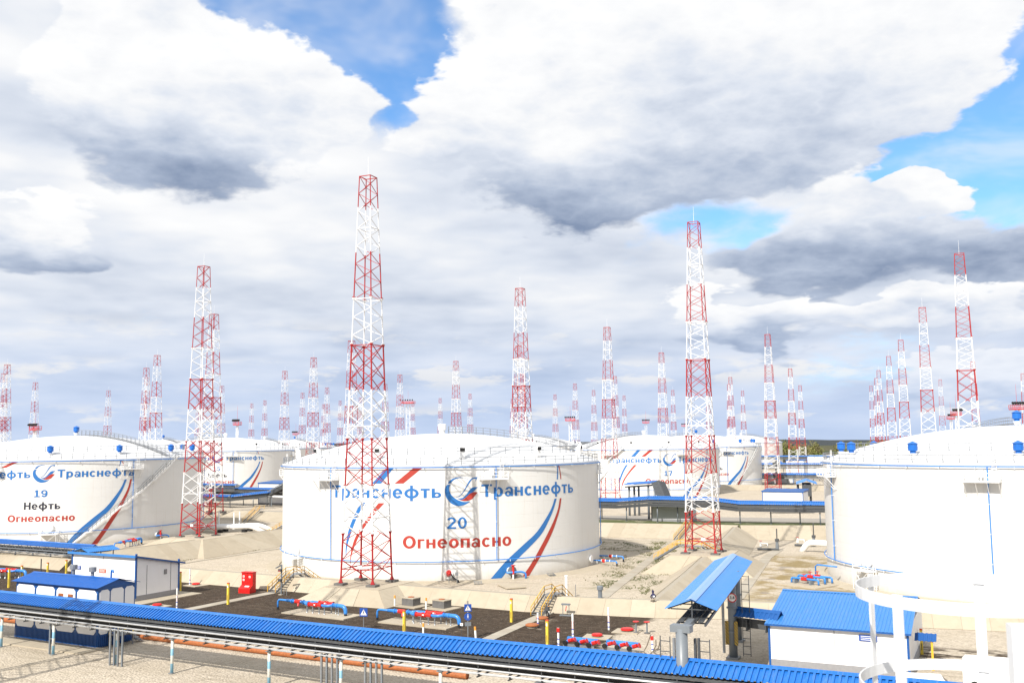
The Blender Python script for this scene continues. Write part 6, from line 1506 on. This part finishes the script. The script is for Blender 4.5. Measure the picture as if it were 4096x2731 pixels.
# ------------------------------------------------------------------ white ladder cage right in front of the camera
cg = thing('ladder_cage', 'out of focus white ladder cage in the corner, very close', 'ladder cage', (-.30, 4.33, 19.595))
def hoop(z, r=.425, h=.045):
    return MB().lathe([(r, -h / 2), (r + .006, -h / 2), (r + .006, h / 2), (r, h / 2), (r, -h / 2)], 48, (0, 0, z))
for z in (2.49, 2.12, 1.75, 1.35, .9, .4): obj('hoop', hoop(z), CAGEW, cg, smooth=False)
fwd = math.atan2(4.31, -.33)
for da, w in ((62, .03), (145, .042), (355, .042), (280, .042)):
    a = fwd + R(da); r = .437; obj('upright', MB().box((r * math.cos(a), r * math.sin(a), 1.22), (.008, w, 2.6), a), CAGEW, cg)
a = fwd + R(199); x, y = .45 * math.cos(a), .45 * math.sin(a); obj('stile', MB().box((x, y, 1.2), (.05, .07, 2.5), a), CAGEW, cg)
obj('top_rail', MB().bar((x, y, 2.40), (x + .9, y - .1, 2.47), .05, .06), CAGEW, cg)
for k in range(8): obj('rung', MB().bar((x, y, .2 + .3 * k), (x + .35, y - .12, .2 + .3 * k), .022), CAGEW, cg)
obj('stile', MB().box((x + .36, y - .13, 1.2), (.05, .05, 2.5), a), CAGEW, cg)

# ------------------------------------------------------------------ far country: tree belt, hills, weeds
rng = np.random.default_rng(5)
def foliage(trees, per, leaf):
    V_, F_ = [], []
    for x, y, z, h, r in trees:
        k = int(per); u = rng.normal(size=(k, 3)); u /= np.linalg.norm(u, axis=1)[:, None]; rad = rng.random(k) ** .45
        lob = 1 + .35 * np.sin(u[:, 0] * 3.1 + x) * np.cos(u[:, 1] * 2.7 + y)
        c = np.stack([x + u[:, 0] * r * rad * lob, y + u[:, 1] * r * rad * lob, z + h * .58 + u[:, 2] * h * .42 * rad * lob], 1)
        a = rng.normal(size=(k, 3)); a /= np.linalg.norm(a, axis=1)[:, None]; b = np.cross(a, rng.normal(size=(k, 3))); b /= np.linalg.norm(b, axis=1)[:, None]
        s = leaf * (.6 + .8 * rng.random(k))[:, None]; base = len(V_)
        q = np.stack([c - a * s, c + b * s * .7, c + a * s, c - b * s * .7], 1).reshape(-1, 3); V_ += q.tolist(); F_ += [(base + 4 * i, base + 4 * i + 1, base + 4 * i + 2, base + 4 * i + 3) for i in range(k)]
    return V_, F_
def leafmat(name, c1, c2, c3):
    m_ = bpy.data.materials.new(name); m_.use_nodes = True; t = NT(m_.node_tree); b = t.n['Principled BSDF']; b.inputs['Roughness'].default_value = .8
    P = t.new('ShaderNodeTexCoord').outputs['Object']; c = t.mix(t.smooth(t.noise(P, .06, 3, .5), .4, .6), c1, c2); c = t.mix(t.smooth(t.noise(t.vm('ADD', P, (50, 9, 3)), .11, 4, .6), .45, .62, 0, .8), c, c3); t.l.new(c, b.inputs['Base Color']); return m_
trs = []
for k in range(150):
    x = -330 + 430 * rng.random(); y = 850 + 140 * rng.random(); h = 13 + 8 * rng.random(); trs.append((x, y, .2, h, 4 + 3 * rng.random()))
V_, F_ = foliage(trs, 420, .75); fm = bpy.data.meshes.new('tree_belt'); fm.from_pydata(V_, [], F_); fm.materials.append(leafmat('spring_leaves', (.15, .175, .04), (.20, .20, .06), (.18, .14, .08)))
fo = obj('forest', fm); tag(fo, 'pale green spring tree belt below the horizon on the right', 'forest', kind='stuff')
tk = MB()
for x, y, z, h, r in trs: tk.tube((x, y, -.5), (x, y, h * .6), .28, 5, .12)
obj('trunks', tk, mat('bark', (.09, .07, .05), .9), fo)
hm = MB(); ha = np.linspace(-1.9, 1.0, 260); prev = None
hv = []
for i, a in enumerate(ha):
    d = 3600; hgt = 19 + 5 * math.sin(a * 7) + 3 * math.sin(a * 23 + 1) + 2 * rng.random(); aa = a + YAW * 0
    for dd, zz in ((d - 350, -4), (d, hgt), (d + 900, -4)): hv.append((math.sin(aa) * dd, math.cos(aa) * dd, zz))
hm._add(hv, [(3 * i + j, 3 * i + j + 1, 3 * (i + 1) + j + 1, 3 * (i + 1) + j) for i in range(len(ha) - 1) for j in range(2)])
hl = obj('hills', hm, mat('far_woods', (.02, .027, .03), .9, var=.3, scale=.02)); tag(hl, kind='structure')
V_, F_ = [], []
def tuft(x, y, z, s):
    for k in range(5):
        a = rng.random() * 6.28; l = s * (.6 + .8 * rng.random()); dx, dy = math.cos(a) * l * .5, math.sin(a) * l * .5; w = s * .22; b = len(V_)
        V_.extend([(x - dy * w / s, y + dx * w / s, z), (x + dy * w / s, y - dx * w / s, z), (x + dx + dy * w / s * .5, y + dy - dx * w / s * .5, z + l * .7), (x + dx * 1.5, y + dy * 1.5, z + l * .8)]); F_.append((b, b + 1, b + 2, b + 3))
for k in range(9000):
    m = rng.random()
    if m < .55:
        y = 142 + 68 * rng.random(); x = -29.4 - .213 * y + rng.normal() * 2.6
        if abs(x + 29.4 + .213 * y) < 1.0: continue
    elif m < .75: x = -98 + 32 * rng.random(); y = 190 + 17 * rng.random()
    elif m < .87: y = 122 + 90 * rng.random(); x = div_u(y) - 5.6 + rng.normal() * .5
    elif m < .93: x = -46.5 + 1.5 * rng.normal(); y = 120.5 + rng.normal() * 1.4
    else: x = -150.6 + rng.normal() * .4; y = 122 + 90 * rng.random()
    n_ = math.sin(x * .9 + 2 * math.sin(y * .31)) + math.sin(y * .7 + x * .4) + rng.normal() * .5
    if n_ < .2: continue
    tuft(x, y, float(ground_z(x, y)), .10 + .17 * rng.random())
wm = bpy.data.meshes.new('weeds'); wm.from_pydata(V_, [], F_); wm.materials.append(leafmat('weed_green', (.075, .095, .022), (.12, .13, .035), (.15, .125, .05)))
wd = obj('weeds', wm); tag(wd, 'green weeds along the yard paths beside tank 20', 'weeds', kind='stuff')
